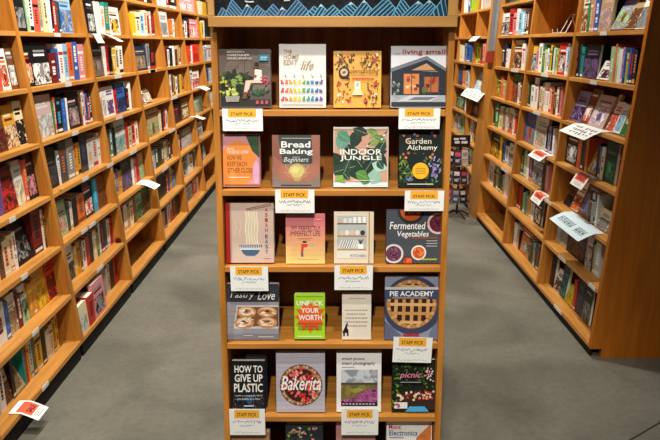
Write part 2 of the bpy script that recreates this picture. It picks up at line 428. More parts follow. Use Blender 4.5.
cr(0, 5, 544, 'F02dgn/nvy/lgn*.235@555 F04tan/lbl/gry*.24@566 F02blk/brn*.25@584 F02pgr/dgr/wht*.21@590 dgn lgn@593 pal*.21@598')
cr(0, 6, 538, 'F03nvy/blk/brn*.22@553 F14wht/dgr/brn*.15@559 F06tdk/teal/blk*.22@564 F20lim/yel*.12@572 red*.21@574.5 F02blk/nvy/dgr*.25@581 F03blk/dgn/gry*.235@588')
# second bay
cr(1, -1, 534, 'wht tan@550')
cr(1, 1, 525.5, 'F03yel/dgn/lbl*.2@535 pnk@537.5 wht/grn grn@543.5 pal@546 wht/grn grn@549 yel@550.5 nvy pal@553.5 lgn lim@556.5 F02red/blk/wht*.22@564 pal lbl@567.5')
cr(1, 2, 524, '-@525 grn dgn@530 wht/grn@533 wht/red*.24@537 dgr crm@541 tan wht@545 wht crm@550 cor*.2 dgn*.2@555 wht/blk*.2@557 brn pnk*.21@560')
cr(1, 3, 516, 'F18wht/pal*.12@521 blu@525 F02blu/teal/red*.24@533 F03pal/gry/tan*.24@545 blk@547 lav blk wht@553')
cr(1, 4, 512, 'wht/blk@515 F03wht/blk/red*.22@520 tdk@523 lgn wht@528 pur@531 F03pal/gry/dgr*.24@541 blk pnk@547')
cr(1, 5, 508.5, 'gld lav@512 wht/grn dgn@516 mar red@520 dgn lgn@524 teal tan@528 yel wht/grn@533 F03blk/wht/dgr*.2@540')
cr(1, 6, 500, '-@505.5 F03blu/lgn/dgn*.22@510 red mar@513 wht@516 crm blk@519 F08org/grn/wht*.21@528 dgn tdk@532 lgn dgn@535 tdk@538')
# third bay
cr(2, -1, 500, 'tan blk dgr@515 grn red@525')
cr(2, 0, 497, 'F02wht/gry/blk*.2@508.5 red*.23@512.5 pnk/blk@515.5 wht lbl@521 lbl@524 blk brn@528')
cr(2, 1, 500, '-@501.5 blk nvy@505.5 wht@507 -@510 F03crm/mar/dgn*.24@521 wht@524')
cr(2, 2, 494, 'F03grn/dgn/yel*.19@500 cor tan@504.5 -@508 cor org@511 F03grn/dgn/red*.24@517 wht brn@520.5')
cr(2, 3, 490, 'dgn dgn@494.5 grn*.23@498 F03crm/lim/tan*.21@502 gry pal@507 F03crm/org/dgr*.22@512 wht red@516')
cr(2, 4, 487, 'blu mar nvy@490.5 F02dgn/blk/yel*.23@499 yel nvy@503 blu wht@507.5 F03wht/gry@511.5')
cr(2, 5, 481.5, 'dgn lbl wht@486 F02wht/tan/gry*.23@493 blk@495.5 lgn dgn@500 grn tan@503.5 wht@507')
# far bookcase
def cf(bay, row, x0, spec, **k): cell(1, Fr, bay, row, x0, spec, **k)
cf(0, -1, 474, 'wht pal@482')
cf(0, 1, 475, 'lim@477.5 lim/red@480 brn@482 pnk dgn@487'); cf(0, 2, 472, 'F20lbl/pal*.2@480 F10pal/gry*.2@484')
cf(0, 3, 468, 'dgn lgn@471 F03dgn/blk/pnk@480 blk@483'); cf(0, 4, 466, 'lim lgn@470 wht gry@474 blk mar@478 lgn grn@481'); cf(0, 5, 464, 'teal wht@468 lgn@472 pal@478')
cf(1, -1, 458, 'wht@464 -@468 blu lim@472'); cf(1, 1, 456, 'lgn/brn@459 crm wht@464 gry@466 blu@470'); cf(1, 2, 455, 'F02nvy/blu*.24@462 org pal@468')
cf(1, 3, 454, 'F02dgn/lgn@464'); cf(1, 4, 453, 'wht lbl@457 gry lgn@463'); cf(1, 5, 452, 'crm mar@460')

def shade(h, f):
    return ''.join('%02x' % max(0, min(255, int(int(h[i:i+2], 16)*f))) for i in (0, 2, 4))
def make_book_mesh(b, bm, mats, ox, oy, oz):
    """book with its own cover boards, page block and spine print, in metres about (ox,oy,oz)"""
    def mi(m):
        if m not in mats: mats.append(m)
        return mats.index(m)
    side = b['side']; s = side; gap = .0012
    w = b['Y1']-b['Y0']-gap; h = b['h']
    cs = [COL[c][0] for c in b['cols']]
    sc = random.choice((18, 28, 40))
    cov = flat(cs[0], .42)
    acc = cs[1] if len(cs) > 1 else random.choice(['ebe8e0', '17171a', 'd9a441', 'c02a22', shade(cs[0], .5), shade(cs[0], 1.4)])
    c = mi(cov); p = mi(PAGES)
    y0, y1 = -w/2, w/2
    if b['face']:
        t = b['t']
        def X(x): return s*x
        bx = lambda a, e, yy0, yy1, z0, z1, m: bm_box(bm, min(X(a), X(e)), max(X(a), X(e)), yy0, yy1, z0, z1, m)
        bx(0, .002, y0, y1, 0, h, c); bx(t-.002, t, y0, y1, 0, h, c)
        spy = (y1-.002, y1) if s > 0 else (y0, y0+.002)   # spine edge: left side of the cover as a viewer faces it
        bx(.002, t-.002, *spy, 0, h, c)
        bx(.002, t-.002, y0+.003, y1-.003, .002, h-.003, p)
        # printed blocks on the cover
        z = h*random.uniform(.62, .72)
        for k in range(2):
            m = mi(flat(acc if k == 0 else cs[-1], .45))
            ya = y0+w*.14; yb = y1-w*random.uniform(.14, .3)
            bx(-.0005, 0, ya, yb, z, z+h*.055, m); z += h*.09
        if len(cs) > 1:
            pm = mi(mottle(cs[1], cs[-1] if len(cs) > 2 else shade(cs[1], .6), sc, cs[0]))
            f0 = random.choice((0, .12)); bx(-.0003, 0, y0+w*f0, y1-w*f0, h*(.02+f0*.5), h*random.uniform(.5, .62), pm)
        if len(cs) > 2 or random.random() < .5:
            m = mi(flat(cs[-1], .45)); r = min(w, h)*random.uniform(.1, .17); zc = h*random.uniform(.25, .36); n0 = random.choice((5, 7, 12)); asp = random.uniform(.8, 1.6)
            pts = [(r*math.cos(2*math.pi*k/n0), zc+asp*r*math.sin(2*math.pi*k/n0)) for k in range(n0)]
            bm_prism(bm, pts, 'X', min(0, X(-.0006)), max(0, X(-.0006)), m)
    else:
        dep = b['dep']
        bx = lambda a, e, yy0, yy1, z0, z1, m: bm_box(bm, min(s*a, s*e), max(s*a, s*e), yy0, yy1, z0, z1, m)
        ct = min(.0022, w*.15)
        bx(0, dep, y0, y0+ct, 0, h, c); bx(0, dep, y1-ct, y1, 0, h, c)
        bx(0, .0025, y0+ct, y1-ct, 0, h, c)
        bx(.0025, dep-.004, y0+ct, y1-ct, .002, h-.003, p)
        # spine print
        m = mi(flat(acc, .45)); k = random.random()
        if k < .45:
            z = h*.28
            while z < h*.85:
                q = random.uniform(.008, .022)
                if random.random() < .85: bx(-.0005, 0, y0+w*.3, y1-w*.3, z, z+q, m)
                z += q+.004
        elif k < .75:
            bx(-.0005, 0, y0+w*.05, y1-w*.05, h*.72, h*.8, m); [bx(-.0005, 0, y0+w*.34, y1-w*.34, h*(.25+.07*j), h*(.29+.07*j), m) for j in range(6)]
        else:
            bx(-.0005, 0, y0+w*.05, y1-w*.05, h*.04, h*.16, m); [bx(-.0005, 0, y0+w*.3, y1-w*.3, h*(.35+.09*j), h*(.41+.09*j), m) for j in range(6)]
        if random.random() < .35:
            m = mi(flat('ebe8e0', .5)); bx(-.0007, 0, y0+w*.12, y1-w*.12, h*.05, h*.12, m)
BK.sort(key=lambda b: -b['area'])
NIND = 300-28
cells = {}
for b in BK: cells.setdefault((b['case'], b['bay'], b['row']), []).append(b)
for k, l in cells.items(): l.sort(key=lambda b: b['i'])
used = set()
def cname(b):
    n = [COL[c][1] for c in b['cols']]
    if b['face'] and len(n) > 1 and n[0] != n[1]: return n[0]+' and '+n[1]
    return n[0]
ORD = ['first', 'second', 'third', 'fourth', 'fifth', 'sixth', 'seventh', 'eighth', 'ninth', 'tenth', 'eleventh', 'twelfth', 'thirteenth', 'fourteenth', 'fifteenth', 'sixteenth', 'seventeenth', 'eighteenth']
def book_label(b):
    l = cells[(b['case'], b['bay'], b['row'])]; i = l.index(b)
    w = b['Y1']-b['Y0']
    adj = 'face-out' if b['face'] else ('slim' if w < .025 else ('thick' if w > .05 else 'upright'))
    where = '%s, %s, %s' % (ROWN[b['row']], BAYN[b['bay']], b['case'])
    o = '%s book' % (cname(b))
    if i == 0: rel = 'leftmost'
    elif i == len(l)-1: rel = 'rightmost'
    else: rel = ORD[i]+' from left'
    t = '%s %s, %s, %s' % (adj, o, rel, where)
    if len(t.split()) > 16: t = '%s %s book, %s, %s' % (adj, COL[b['cols'][0]][1].split()[-1], rel, where)
    if len(t.split()) > 16: t = t.replace(' under eye level', ' below')
    return t
def finish(b):
    s = b['side']
    zt = b['z']+b['h']
    fr = front(zt, s) if True else 0
    avail = abs(BACKX[s]) - .014 - abs(b['X'])
    b['t'] = random.uniform(.016, .028)
    if b['face']: b['z'] += b['t']*math.sin(R(b['lean']))
    b['dep'] = min(random.uniform(.14, .175), avail)
    # clip to the compartment
    case = {L: LY, Rr: RY, Fr: FY}[b['case']]
    th = .022 if b['case'] == L else .018
    lo, hi = case[b['bay']]+th, case[b['bay']+1]-th
    b['Y0'] = max(b['Y0'], lo); b['Y1'] = min(b['Y1'], hi)
    # a leaning front must not pass through the front plane: push back where needed
    ang = math.atan(.092 if s < 0 else .058)
    return b['Y1']-b['Y0'] > .004
stuff_bm = {}
cnt = 0
for b in BK:
    if not finish(b): continue
    cy = (b['Y0']+b['Y1'])/2
    if cnt < NIND:
        cnt += 1
        bm = bmesh.new(); mats = []
        make_book_mesh(b, bm, mats, 0, 0, 0)
        o = mk('book', bm, mats, loc=(b['X'], cy, b['z']))
        if b['face']: o.rotation_euler = (0, s_ * R(b['lean']) if (s_ := b['side']) else 0, 0)
        tag(o, book_label(b), 'book', 'books in the '+b['case'])
    else:
        bm, mats = stuff_bm.setdefault('all', (bmesh.new(), []))
        tmp = bmesh.new(); make_book_mesh(b, tmp, mats, 0, 0, 0)
        tmp.transform(Matrix.Translation((b['X'], cy, b['z'])) @ Matrix.Rotation(b['side']*R(b['lean']), 4, 'Y'))
        me = bpy.data.meshes.new('tmp'); tmp.to_mesh(me); tmp.free(); bm.from_mesh(me); bpy.data.meshes.remove(me)
if 'all' in stuff_bm:
    bm, mats = stuff_bm['all']
    o = mk('distant_books', bm, mats)
    tag(o, 'remaining narrow book spines filling the bookcases on both sides of the shop', 'books', kind='stuff')
print('BOOKS', len(BK), 'individual', cnt)

# ================================================================== CENTRAL DISPLAY UNIT
CX = .009; HWD = .401
def Yf(z): return 2.2 + .07*((z-H)-.05)
def zf(y):                                  # height on the leaning front plane at image row y
    v = (y-220)/F_PX; k = (-sp - v*cp)/(cp - v*sp)      # zr = k*Y ; Y = 2.2+.07*(zr-.05)
    zr = k*(2.2-.0035)/(1-.07*k); return H + zr
YB = 2.50
UNIT = empty('display_bookcase', (CX, 2.3, 0)); UINV = Matrix.Translation(-UNIT.location)
def upart(nm, bm, m, bevel=0, parent=UNIT):
    bm.transform(UINV); return mk(nm, bm, m, parent, bevel=bevel)
ZH = zf(27)                                 # underside of the header board
ztop = H+.42
for s in (-1, 1):
    bm = bmesh.new(); x0, x1 = sorted((CX+s*HWD, CX+s*(HWD-.021)))
    bm_prism(bm, [(Yf(0), 0), (YB, 0), (YB, ztop), (Yf(ztop), ztop)], 'X', x0, x1); upart('side_panel', bm, W_UP, .0015)
EDGE = [113, 193, 269.5, 346.5, 419.5]
SZ = [zf(y-3) for y in EDGE]; SZ.append(SZ[-1]-.295)
xi0, xi1 = CX-HWD+.021, CX+HWD-.021
for z in SZ:
    bm = bmesh.new(); t = .021
    bm_prism(bm, [(Yf(z-t), z-t), (YB-.012, z-t), (YB-.012, z), (Yf(z), z)], 'X', xi0, xi1); upart('shelf', bm, W_SHELF_X, .002)
bm = bmesh.new(); bm_box(bm, xi0, xi1, YB-.012, YB, 0, ztop); upart('back_panel', bm, W_BACK)
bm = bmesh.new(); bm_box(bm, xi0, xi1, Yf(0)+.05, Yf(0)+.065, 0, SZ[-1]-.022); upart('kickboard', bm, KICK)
bm = bmesh.new(); bm_box(bm, xi0, xi1, Yf(ztop), YB-.012, ztop-.021, ztop); upart('top_panel', bm, W_SHELF_X)
tag(UNIT, 'tall pine end-of-aisle bookcase displaying face-out staff pick books in the centre', 'bookcase')
# header chalkboard
YHF = 2.165
hb = empty('chalkboard', (CX, YHF, 0))
def hpart(nm, bm, m, bevel=0):
    bm.transform(Matrix.Translation(-hb.location)); return mk(nm, bm, m, hb, bevel=bevel)
za, zb = at(0, 27, YHF).z, at(0, 16.2, YHF).z
zt = za+.36
xl, xr = at(208.3, 27, YHF).x, at(457.3, 27, YHF).x
fi_l, fi_r = at(214.3, 12, YHF).x, at(448, 12, YHF).x
yb = YHF+.03
bm = bmesh.new(); bm_box(bm, xl, xr, YHF, yb, za, zb); hpart('frame_rail', bm, W_LIGHT, .002)
bm = bmesh.new(); bm_box(bm, xl, xr, YHF, yb, zt-.035, zt); hpart('frame_rail', bm, W_LIGHT, .002)
bm = bmesh.new(); bm_box(bm, xl, fi_l, YHF, yb, zb, zt-.035); hpart('frame_stile', bm, W_LIGHTZ, .002)
bm = bmesh.new(); bm_box(bm, fi_r, xr, YHF, yb, zb, zt-.035); hpart('frame_stile', bm, W_LIGHTZ, .002)
bm = bmesh.new(); bm_box(bm, fi_l, fi_r, YHF+.008, YHF+.02, zb, zt-.035); hpart('slate_panel', bm, chalk_mat())
w = fi_r-fi_l; hh = zt-.035-zb
A = Art(w, hh, .0002)
S1, S2, S3 = flat('6fa3cc', .9), flat('78bfe0', .9), flat('e8eef0', .9)
K0 = .056/hh                                 # mountain height unit (16 px of board)
def PX(x): return (x-214.3)/(448-214.3)
def PZ(y): return (16.2-y)/16.2*(at(0, 0, YHF).z-zb)/hh
CH = chalk_mat()
mts = [(217, 231, 222, 7.5), (224, 246, 232, -1), (240, 258, 247, 4), (249, 270, 257, 5), (262, 284, 273, 4), (276, 292, 282, 7), (283, 313, 297, -1), (305, 324, 314, 6),
       (313, 332, 321, 4), (322, 345, 333, 5), (334, 366, 351, 2), (352, 378, 364, 0), (366, 402, 386, -3), (392, 416, 402, -2), (402, 436, 418, 1), (414, 446, 429, 0), (430, 449, 444, -4)]
for i, (a, b_, pk, py) in enumerate(mts):
    col = S1 if i < 7 else S2
    A.poly([(PX(a), PZ(16.2)), (PX(b_), PZ(16.2)), (PX(pk), PZ(py))], '33506b' if i < 7 else '24445c')
    A.line([(PX(a), PZ(16)), (PX(pk), PZ(py)), (PX(b_), PZ(16))], .0032, col)
    hgt = 16-py; n = max(4, int((b_-pk)/2.1))
    left = (i % 3 == 1)
    for k in range(1, n):                     # hatching strokes inside the flanks
        t = k/n
        xs = pk + (b_-pk)*t if not left else pk-(pk-a)*t
        ys = py + hgt*t
        if not left:
            L_ = min(16-ys, (xs-a))
            f = (pk-a)/hgt
            xe, ye = xs-(16-ys)*f, 16
        else:
            f = (b_-pk)/hgt; xe, ye = xs+(16-ys)*f, 16
        A.line([(PX(xs), PZ(ys)), (PX(xe), PZ(ye))], .0034, col)
    if i % 3 == 2 or i in (10, 12, 15):
        A.poly([(PX(pk-2.2), PZ(py+3)), (PX(pk), PZ(py)), (PX(pk+2.6), PZ(py+3)), (PX(pk+1), PZ(py+2.2))], S3)
A.line([(PX(245), PZ(1)), (PX(249), PZ(1.8)), (PX(254), PZ(1.6))], .004, S3)
A.line([(PX(284), PZ(.6)), (PX(290), PZ(.2))], .003, S3)
A.poly([(0, 0), (0, 0), (0, 0)], CH) if False else None
o = A.build('chalk_drawing', hb); o.location = ((fi_l+fi_r)/2-CX, .008, zb)
o['label'] = 'row of blue and white chalk mountains'
tag(hb, 'framed black chalkboard header with blue chalk mountains above the centre bookcase', 'chalkboard')

# ---- face-out books on the centre unit
def display_book(row, x0, x1, y0, y1, color, label, t=.03, lean=9, setb=.022, spine=None, back_copies=0, z_over=None, radius=0):
    zs = SZ[row]; Yb = Yf(zs)+setb
    if z_over is None: zbase = zs
    th = R(lean)
    # length along the leaning face so that its top reaches image row y0
    v = (y0-220)/F_PX; k = (-sp - v*cp)/(cp - v*sp)       # zr = k*Y
    base = zs + t*math.sin(th)
    s = ((base-H) - k*Yb)/(k*math.sin(th) - math.cos(th))
    h = s
    c = Yb*cp - (base-H)*sp
    xa, xb = (x0-330)/F_PX*c, (x1-330)/F_PX*c
    w = xb-xa
    e = empty('book', ((xa+xb)/2, Yb, base), (-th, 0, 0))
    e['label'] = label; e['category'] = 'book'; e['group'] = 'face-out books on the centre bookcase'
    m = flat(color, .38) if isinstance(color, str) else color
    bm = bmesh.new()
    bm_box(bm, -w/2, w/2, 0, .002, 0, h); bm_box(bm, -w/2, w/2, t-.002, t, 0, h)
    mk('cover', bm, m, e, bevel=.0004)
    bm = bmesh.new(); bm_box(bm, -w/2, -w/2+.002, .002, t-.002, 0, h)
    mk('spine', bm, flat(spine, .4) if spine else m, e)
    bm = bmesh.new(); bm_box(bm, -w/2+.002, w/2-.003, .0021, t-.0021, .002, h-.003)
    mk('page_block', bm, PAGES, e)
    return e, w, h
def art(b, base=.0006):
    a = Art(b[1], b[2], base if base < .001 else LAST.get(b[0].name, .0006)+.0001); a.owner = b[0].name; return a
rnd = random.Random(3)
# 1 dark gardening book
b = display_book(0, 219.5, 271, 49, 110, '6d5f57', 'large dark gardening book with person seated among potted plants, top left of centre bookcase', t=.035)
A = art(b)
A.rect(.03, .02, .99, .98, mottle('75675e', '655850', 20)); A.rect(.03, .02, .99, .14, '2c2624')
A.rect(.03, .14, .6, .42, '1f241a')
for k in range(7): A.line([(.05, .66+k*.045), (.98, .66+k*.045)], .0006, '564a44')
A.rect(.62, .14, .99, .3, '55504a')
for k in range(110):
    u = rnd.uniform(.04, .58); v = rnd.uniform(.14, .62-.25*abs(u-.25)); A.leaf(u, v, .12, .03, rnd.uniform(0, 6.3), rnd.choice(['1f2b1c', '2e4224', '141a12', '4c5f2c', '253320']))
for k in range(16): A.leaf(.3+rnd.uniform(-.04, .12), .47+rnd.uniform(-.05, .05), .1, .02, rnd.uniform(0, 6.3), '8ba24a')
for k in range(26): A.leaf(.25+rnd.uniform(-.06, .1), .26+rnd.uniform(-.03, .05), .07, .02, rnd.uniform(0, 6.3), rnd.choice(['c3cf5a', 'd9dc8a', '9fb04a']))
for k in range(8): A.leaf(.1+rnd.uniform(-.05, .03), .33+rnd.uniform(-.1, .16), .07, .02, rnd.uniform(0, 6.3), 'c9c23e')
A.poly([(.14, .1), (.38, .1), (.4, .2), (.12, .2)], '9c978c')
for k in range(24): A.leaf(.82+rnd.uniform(-.12, .1), .2+rnd.uniform(0, .06), .1, .015, rnd.uniform(.6, 2.6), rnd.choice(['3f6b44', '2b4c33']))
for u in (.74, .83, .92): A.rect(u-.025, .06, u+.025, .12, 'c0505a')
A.poly([(.68, .45), (.84, .45), (.83, .64), (.7, .66)], 'efe6dc')      # shirt
A.poly([(.48, .26), (.56, .26), (.62, .42), (.84, .42), (.84, .48), (.52, .46)], 'e9ccb4')  # trousers
A.poly([(.56, .56), (.72, .5), (.74, .55), (.58, .6)], '8a5a44'); A.circ(.72, .71, .045, '7b4c38'); A.circ(.735, .735, .045, '1a1415')
A.poly([(.45, .15), (.52, .15), (.55, .27), (.49, .27)], '7b4c38'); A.poly([(.57, .2), (.62, .2), (.6, .3), (.55, .3)], '5a3428')
for k in range(10): A.leaf(.9+rnd.uniform(-.08, .05), .45+rnd.uniform(-.04, .08), .07, .02, rnd.uniform(0, 6), rnd.choice(['b0395a', 'd0607a']))
A.line([(.5, .4), (.5, .78)], .0012, '2a2422')
A.build('illustration', b[0])
A = art(b, .003)
A.text('MODERN', .17, .93, .5, .965, 'e8e0d5', .01); A.text('CONTAINER', .17, .875, .6, .91, 'e8e0d5', .01); A.text('GARDENING', .17, .82, .64, .855, 'e8e0d5', .01)
A.rect(.78, .79, .97, .9, '2b7f9c'); A.rect(.81, .85, .94, .865, 'bfe3ee'); A.rect(.81, .82, .92, .832, 'bfe3ee')
A.build('title', b[0])
# 2 white rainbow
b = display_book(0, 279.5, 326, 44, 108, 'efece6', 'white book with three rows of rainbow coloured objects and gold capitals', t=.035)
A = art(b); rb = ['d2495a', 'e06a4a', 'ee9a3a', 'f0c02e', 'f0d050', '58a868', '3f9a8a', '3f8fc0', '3a62b0', '7a5aa8']
for j, v in enumerate((.38, .25, .12)):
    for k in range(10):
        u = .06+k*.092
        for q in range(3): A.circ(u+rnd.uniform(-.02, .03), v+.02+rnd.uniform(-.01, .03), .022, rb[k], 10)
        A.rect(u-.03, v-.012, u+.04, v+.02, rb[k])
    A.line([(.03, v-.03), (.97, v-.03)], .001, 'c9c4bb')
for v in (.5, .44): A.line([(.03, v), (.97, v)], .0008, 'd0ccc4')
for u in (.5,): A.line([(u, .06), (u, .5)], .001, 'c9c4bb')
for k in range(5): A.line([(.12+k*.19, .53), (.15+k*.19, .47)], .0016, '4a5a80')
A.rect(.05, .04, .95, .055, 'b8b4ac')
A.build('illustration', b[0])
A = art(b, .003)
A.text('THE', .1, .86, .27, .91, 'a88a5a'); A.text('HOME', .1, .77, .42, .835, 'a88a5a'); A.text('EDIT', .1, .68, .4, .745, 'a88a5a'); A.text('life', .46, .6, .74, .74, 'b59a68', 0, .4)
A.build('title', b[0])
# 3 yellow orange folk flowers
b = display_book(0, 333.5, 381, 51, 108, 'f2b04c', 'golden yellow book with red folk flowers and round black letter Q', t=.035, spine='d98c2a')
A = art(b)
for sx in (-1, 1):
    for (u, v, r, c) in ((.34, .84, .045, 'd2493a'), (.2, .9, .03, 'd2493a'), (.38, .42, .05, 'd2493a'), (.28, .28, .035, 'c9503a'), (.17, .12, .05, 'd85a44'), (.14, .8, .02, '6a2a22'), (.22, .42, .02, '6a2a22'),
                         (.4, .93, .035, 'f5e3c8'), (.38, .22, .04, 'f5e3c8'), (.3, .1, .03, 'f5e3c8'), (.25, .75, .03, 'f5e3c8'), (.44, .7, .02, 'f5e3c8')):
        for k in range(6):
            a = k*math.pi/3; A.circ(.5+sx*u+.5*r*math.cos(a), v+.5*r*math.sin(a), r*.5, c, 8)
    for k in range(80):
        u = rnd.uniform(.06, .45); v = rnd.choice([rnd.uniform(.05, .46), rnd.uniform(.7, .95)])
        if u < .15 and v < .5: continue
        A.leaf(.5+sx*u, v, .06, .011, rnd.uniform(0, 6.3), rnd.choice(['44502e', '5a4a28', '2f3a26']))
A.rect(.44, .33, .56, .46, 'e8efe8'); A.poly([(.38, .22), (.62, .22), (.56, .34), (.44, .34)], 'f3ddb0'); A.rect(.47, .37, .53, .44, 'a9c4c0')
A.build('illustration', b[0])
A = art(b, .003)
A.circ(.22, .62, .115, '2a241f'); A.circ(.22, .62, .078, 'cdbf9a'); A.line([(.24, .55), (.34, .5)], .005, '2a241f'); A.leaf(.18, .6, .09, .03, .5, 'a8452f')
A.text('ueenspotting', .34, .585, .93, .68, '33281c', .01); A.line([(.36, .56), (.9, .56)], .0009, '4a3a26'); A.rect(.38, .5, .84, .52, 'c8483a')
A.build('title', b[0])
# 4 living small
b = display_book(0, 390.5, 447.5, 46, 110, 'e4e6ea', 'large pale book with dark timber house and red heading, top right of centre bookcase', t=.04, spine='222428')
A = art(b)
A.poly([(.01, .6), (.01, .08), (.99, .08), (.99, .6), (.62, .8)], '262c36'); A.rect(.01, .01, .99, .2, 'a9adb4'); A.rect(.01, .01, .99, .09, '2e3238')
A.poly([(.0, .64), (.62, .84), (1, .62), (1, .57), (.62, .78), (0, .58)], '767c88'); A.rect(.22, .22, .5, .55, 'd8864a'); A.rect(.58, .25, .84, .5, 'b8683a')
A.poly([(.34, .6), (.62, .72), (.82, .58)], 'c89a6a'); A.line([(.3, .6), (.84, .6)], .003, '2b313c')
for k in range(20): A.rect(*(lambda u, v: (u, v, u+.06, v+.05))(rnd.uniform(.24, .78), rnd.uniform(.25, .48)), rnd.choice(['e9a860', '8a3a1e', 'f0c890', 'c24f24', '3a2a20']))
for u in (.22, .36, .5, .58, .7, .84): A.rect(u-.008, .2, u+.008, .57, '3a4048')
A.poly([(.1, .1), (.34, .2), (.86, .2), (.7, .1)], 'c6cad0'); A.poly([(.3, .12), (.42, .17), (.8, .17), (.66, .12)], '6e747c')
for k in range(24): A.leaf(.1+rnd.uniform(-.07, .06), rnd.uniform(.14, .42), .06, .02, rnd.uniform(0, 6), rnd.choice(['9aa4a0', '5a6a5a', '3a463c']))
for k in range(12): A.leaf(.62+rnd.uniform(-.03, .03), .25+rnd.uniform(0, .08), .05, .015, rnd.uniform(0, 6), '58703a')
for v in (.3, .36, .42, .48): A.line([(.86, v), (.99, v)], .001, '454b55')
A.build('illustration', b[0])
A = art(b, .003); A.text('living small', .2, .845, .94, .945, 'c63a2c', .03); A.text('tiny', .05, .86, .15, .9, 'd8a8a4', 0); A.build('title', b[0])
# 5 orange friendship book
b = display_book(1, 223.5, 260, 134, 190, 'c98a86', 'pink and orange book with dark green corner and tall brown capitals', t=.04, spine='c86a3a')
A = art(b); A.rect(.03, .02, .99, .98, 'cf8f96'); A.ell(.42, .44, .5, .42, 'e58a3c', 28); A.rect(.03, .02, .55, .6, 'e58a3c'); A.poly([(.62, .98), (.99, .98), (.99, .55), (.8, .68)], '2f4a2c'); A.ell(1.0-.1, .28, .09, .22, 'dba7c6', 18)
A.rect(.03, .02, .99, .05, '9a5a34'); A.build('illustration', b[0])
A = art(b, .003)
A.text('BIG', .12, .7, .3, .74, 'f2d8c8', .01); A.text('FRIENDSHIP', .12, .63, .72, .69, 'f2d8c8', .01)
for k, t_ in enumerate(('HOW WE', 'KEEP EACH', 'OTHER CLOSE')): A.text(t_, .12, .51-k*.12, .5+.15*k, .6-k*.12, '6a3a1c', .01)
A.rect(.14, .175, .72, .19, 'f2d8c8'); A.build('title', b[0])
# 6 bread baking
b = display_book(1, 272.5, 320, 135, 190, '4a4846', 'dark bread book with two hands cupping a round dough ball', t=.03)
A = art(b); A.rect(0, 0, 1, 1, '8c7466'); A.rect(.13, .45, .84, 1, '39424a'); A.rect(0, 0, 1, .16, '7f7068')
A.poly([(0, .5), (.13, 1), (0, 1)], 'a9786a'); A.poly([(.82, 1), (1, 1), (1, .25), (.86, .4)], '9c6655'); A.poly([(0, 1), (.12, 1), (.22, .5), (.1, .3), (0, .4)], '8d5b4c')
for sx in (-1, 1):
    A.poly([(.52+sx*.5, .6), (.52+sx*.5, .28), (.52+sx*.34, .15), (.52+sx*.16, .1), (.52+sx*.1, .16), (.52+sx*.2, .32), (.52+sx*.3, .46)], 'a06a56')
A.circ(.52, .29, .19, 'a8985a'); A.ell(.51, .31, .16, .125, 'c2b36c'); A.ell(.48, .34, .09, .065, 'd0c382')
for sx in (-1, 1):
    for k in range(4): A.ell(.52+sx*(.2-.03*k), .27-.042*k, .1, .021, ['b87c66', 'aa705a', 'b47862', 'a06650'][k], 14, rot=sx*(.35+.1*k))
    A.ell(.52+sx*.22, .37, .075, .022, 'b47862', 12, rot=sx*1.1)
A.rect(.18, .03, .82, .05, '2a2624'); A.build('illustration', b[0])
A = art(b, .003); A.text('Bread', .19, .76, .8, .88, 'f4f1ea', .05); A.text('Baking', .16, .61, .85, .74, 'f4f1ea', .05); A.text('Beginners', .24, .46, .76, .58, 'e8e2d4', 0, .3); A.rect(.2, .93, .82, .945, 'b8a878'); A.rect(.42, .575, .58, .583, 'd8d0c0'); A.build('title', b[0])
# 7 indoor jungle
b = display_book(1, 333.5, 388, 127, 190, 'e8f0ee', 'wide pale book of large green leaves on peach with white capitals', t=.035)
A = art(b); A.rect(.01, .06, .99, .97, 'c99a80'); A.rect(.01, .02, .99, .08, 'cfe0e4')
for (u, v, L_, w_, a_) in ((.5, .1, .62, .17, 2.0), (.62, .25, .5, .15, 1.2), (.3, .2, .55, .16, 2.3), (.98, .35, .5, .12, 2.4), (.45, .95, .34, .12, 4.4), (.98, .6, .4, .1, 3.3)): A.leaf(u, v, L_, w_, a_, '22362b')
for (u, v, L_, w_, a_, c) in ((.55, .3, .6, .14, 2.2, '24382c'), (.4, .35, .5, .12, 3.4, '2b4030'), (.95, .8, .45, .1, 4.2, '27423a'), (.35, .98, .3, .1, 5.9, '2a3a30'), (.5, .15, .5, .1, 1.0, '1f3328'), (.2, .25, .3, .06, 1.2, '30463a'),
    (.1, .62, .38, .13, 1.2, '6b9a86'), (.06, .92, .3, .1, -.6, '4f8a6c'), (.6, .95, .22, .05, -.2, '6b8a3e'), (.8, .93, .2, .05, 3.9, '7a9a46'), (.95, .75, .25, .07, 2.6, '5f8040'), (.65, .7, .2, .06, .5, '7d9a4e'), (.7, .05, .3, .13, 1.2, '8fb8a8'),
    (.7, .4, .3, .1, -.4, 'a9cfc0'), (.55, .04, .2, .1, 1.3, '4b7a34'), (.62, .15, .24, .11, 2.7, '56883c'), (.05, .2, .22, .06, -.7, '6f9a3c'), (.03, .1, .2, .05, .6, '7aa646'), (.3, .12, .2, .06, 2.3, '2c4434'), (.8, .45, .2, .07, -1, '2e4a3c')):
    A.leaf(u, v, L_, w_, a_, c)
    A.line([(u, v), (u+L_*.9*math.cos(a_), v+L_*.9*math.sin(a_)*A.w/A.h)], .0009, 'a8c8a8')
for (u, v) in ((.6, .66), (.9, .84)):
    for k in range(4): A.leaf(u-.04+.02*k, v-.06+.03*k, .09, .012, .9, ['f0f4ee', '1b2420'][k % 2])
A.build('illustration', b[0])
A = art(b, .003); A.text('INDOOR', .12, .54, .88, .635, 'f2f6ee', .03); A.text('JUNGLE', .12, .43, .88, .525, 'f2f6ee', .03); A.rect(.35, .11, .75, .118, 'e8f0ee'); A.build('title', b[0])
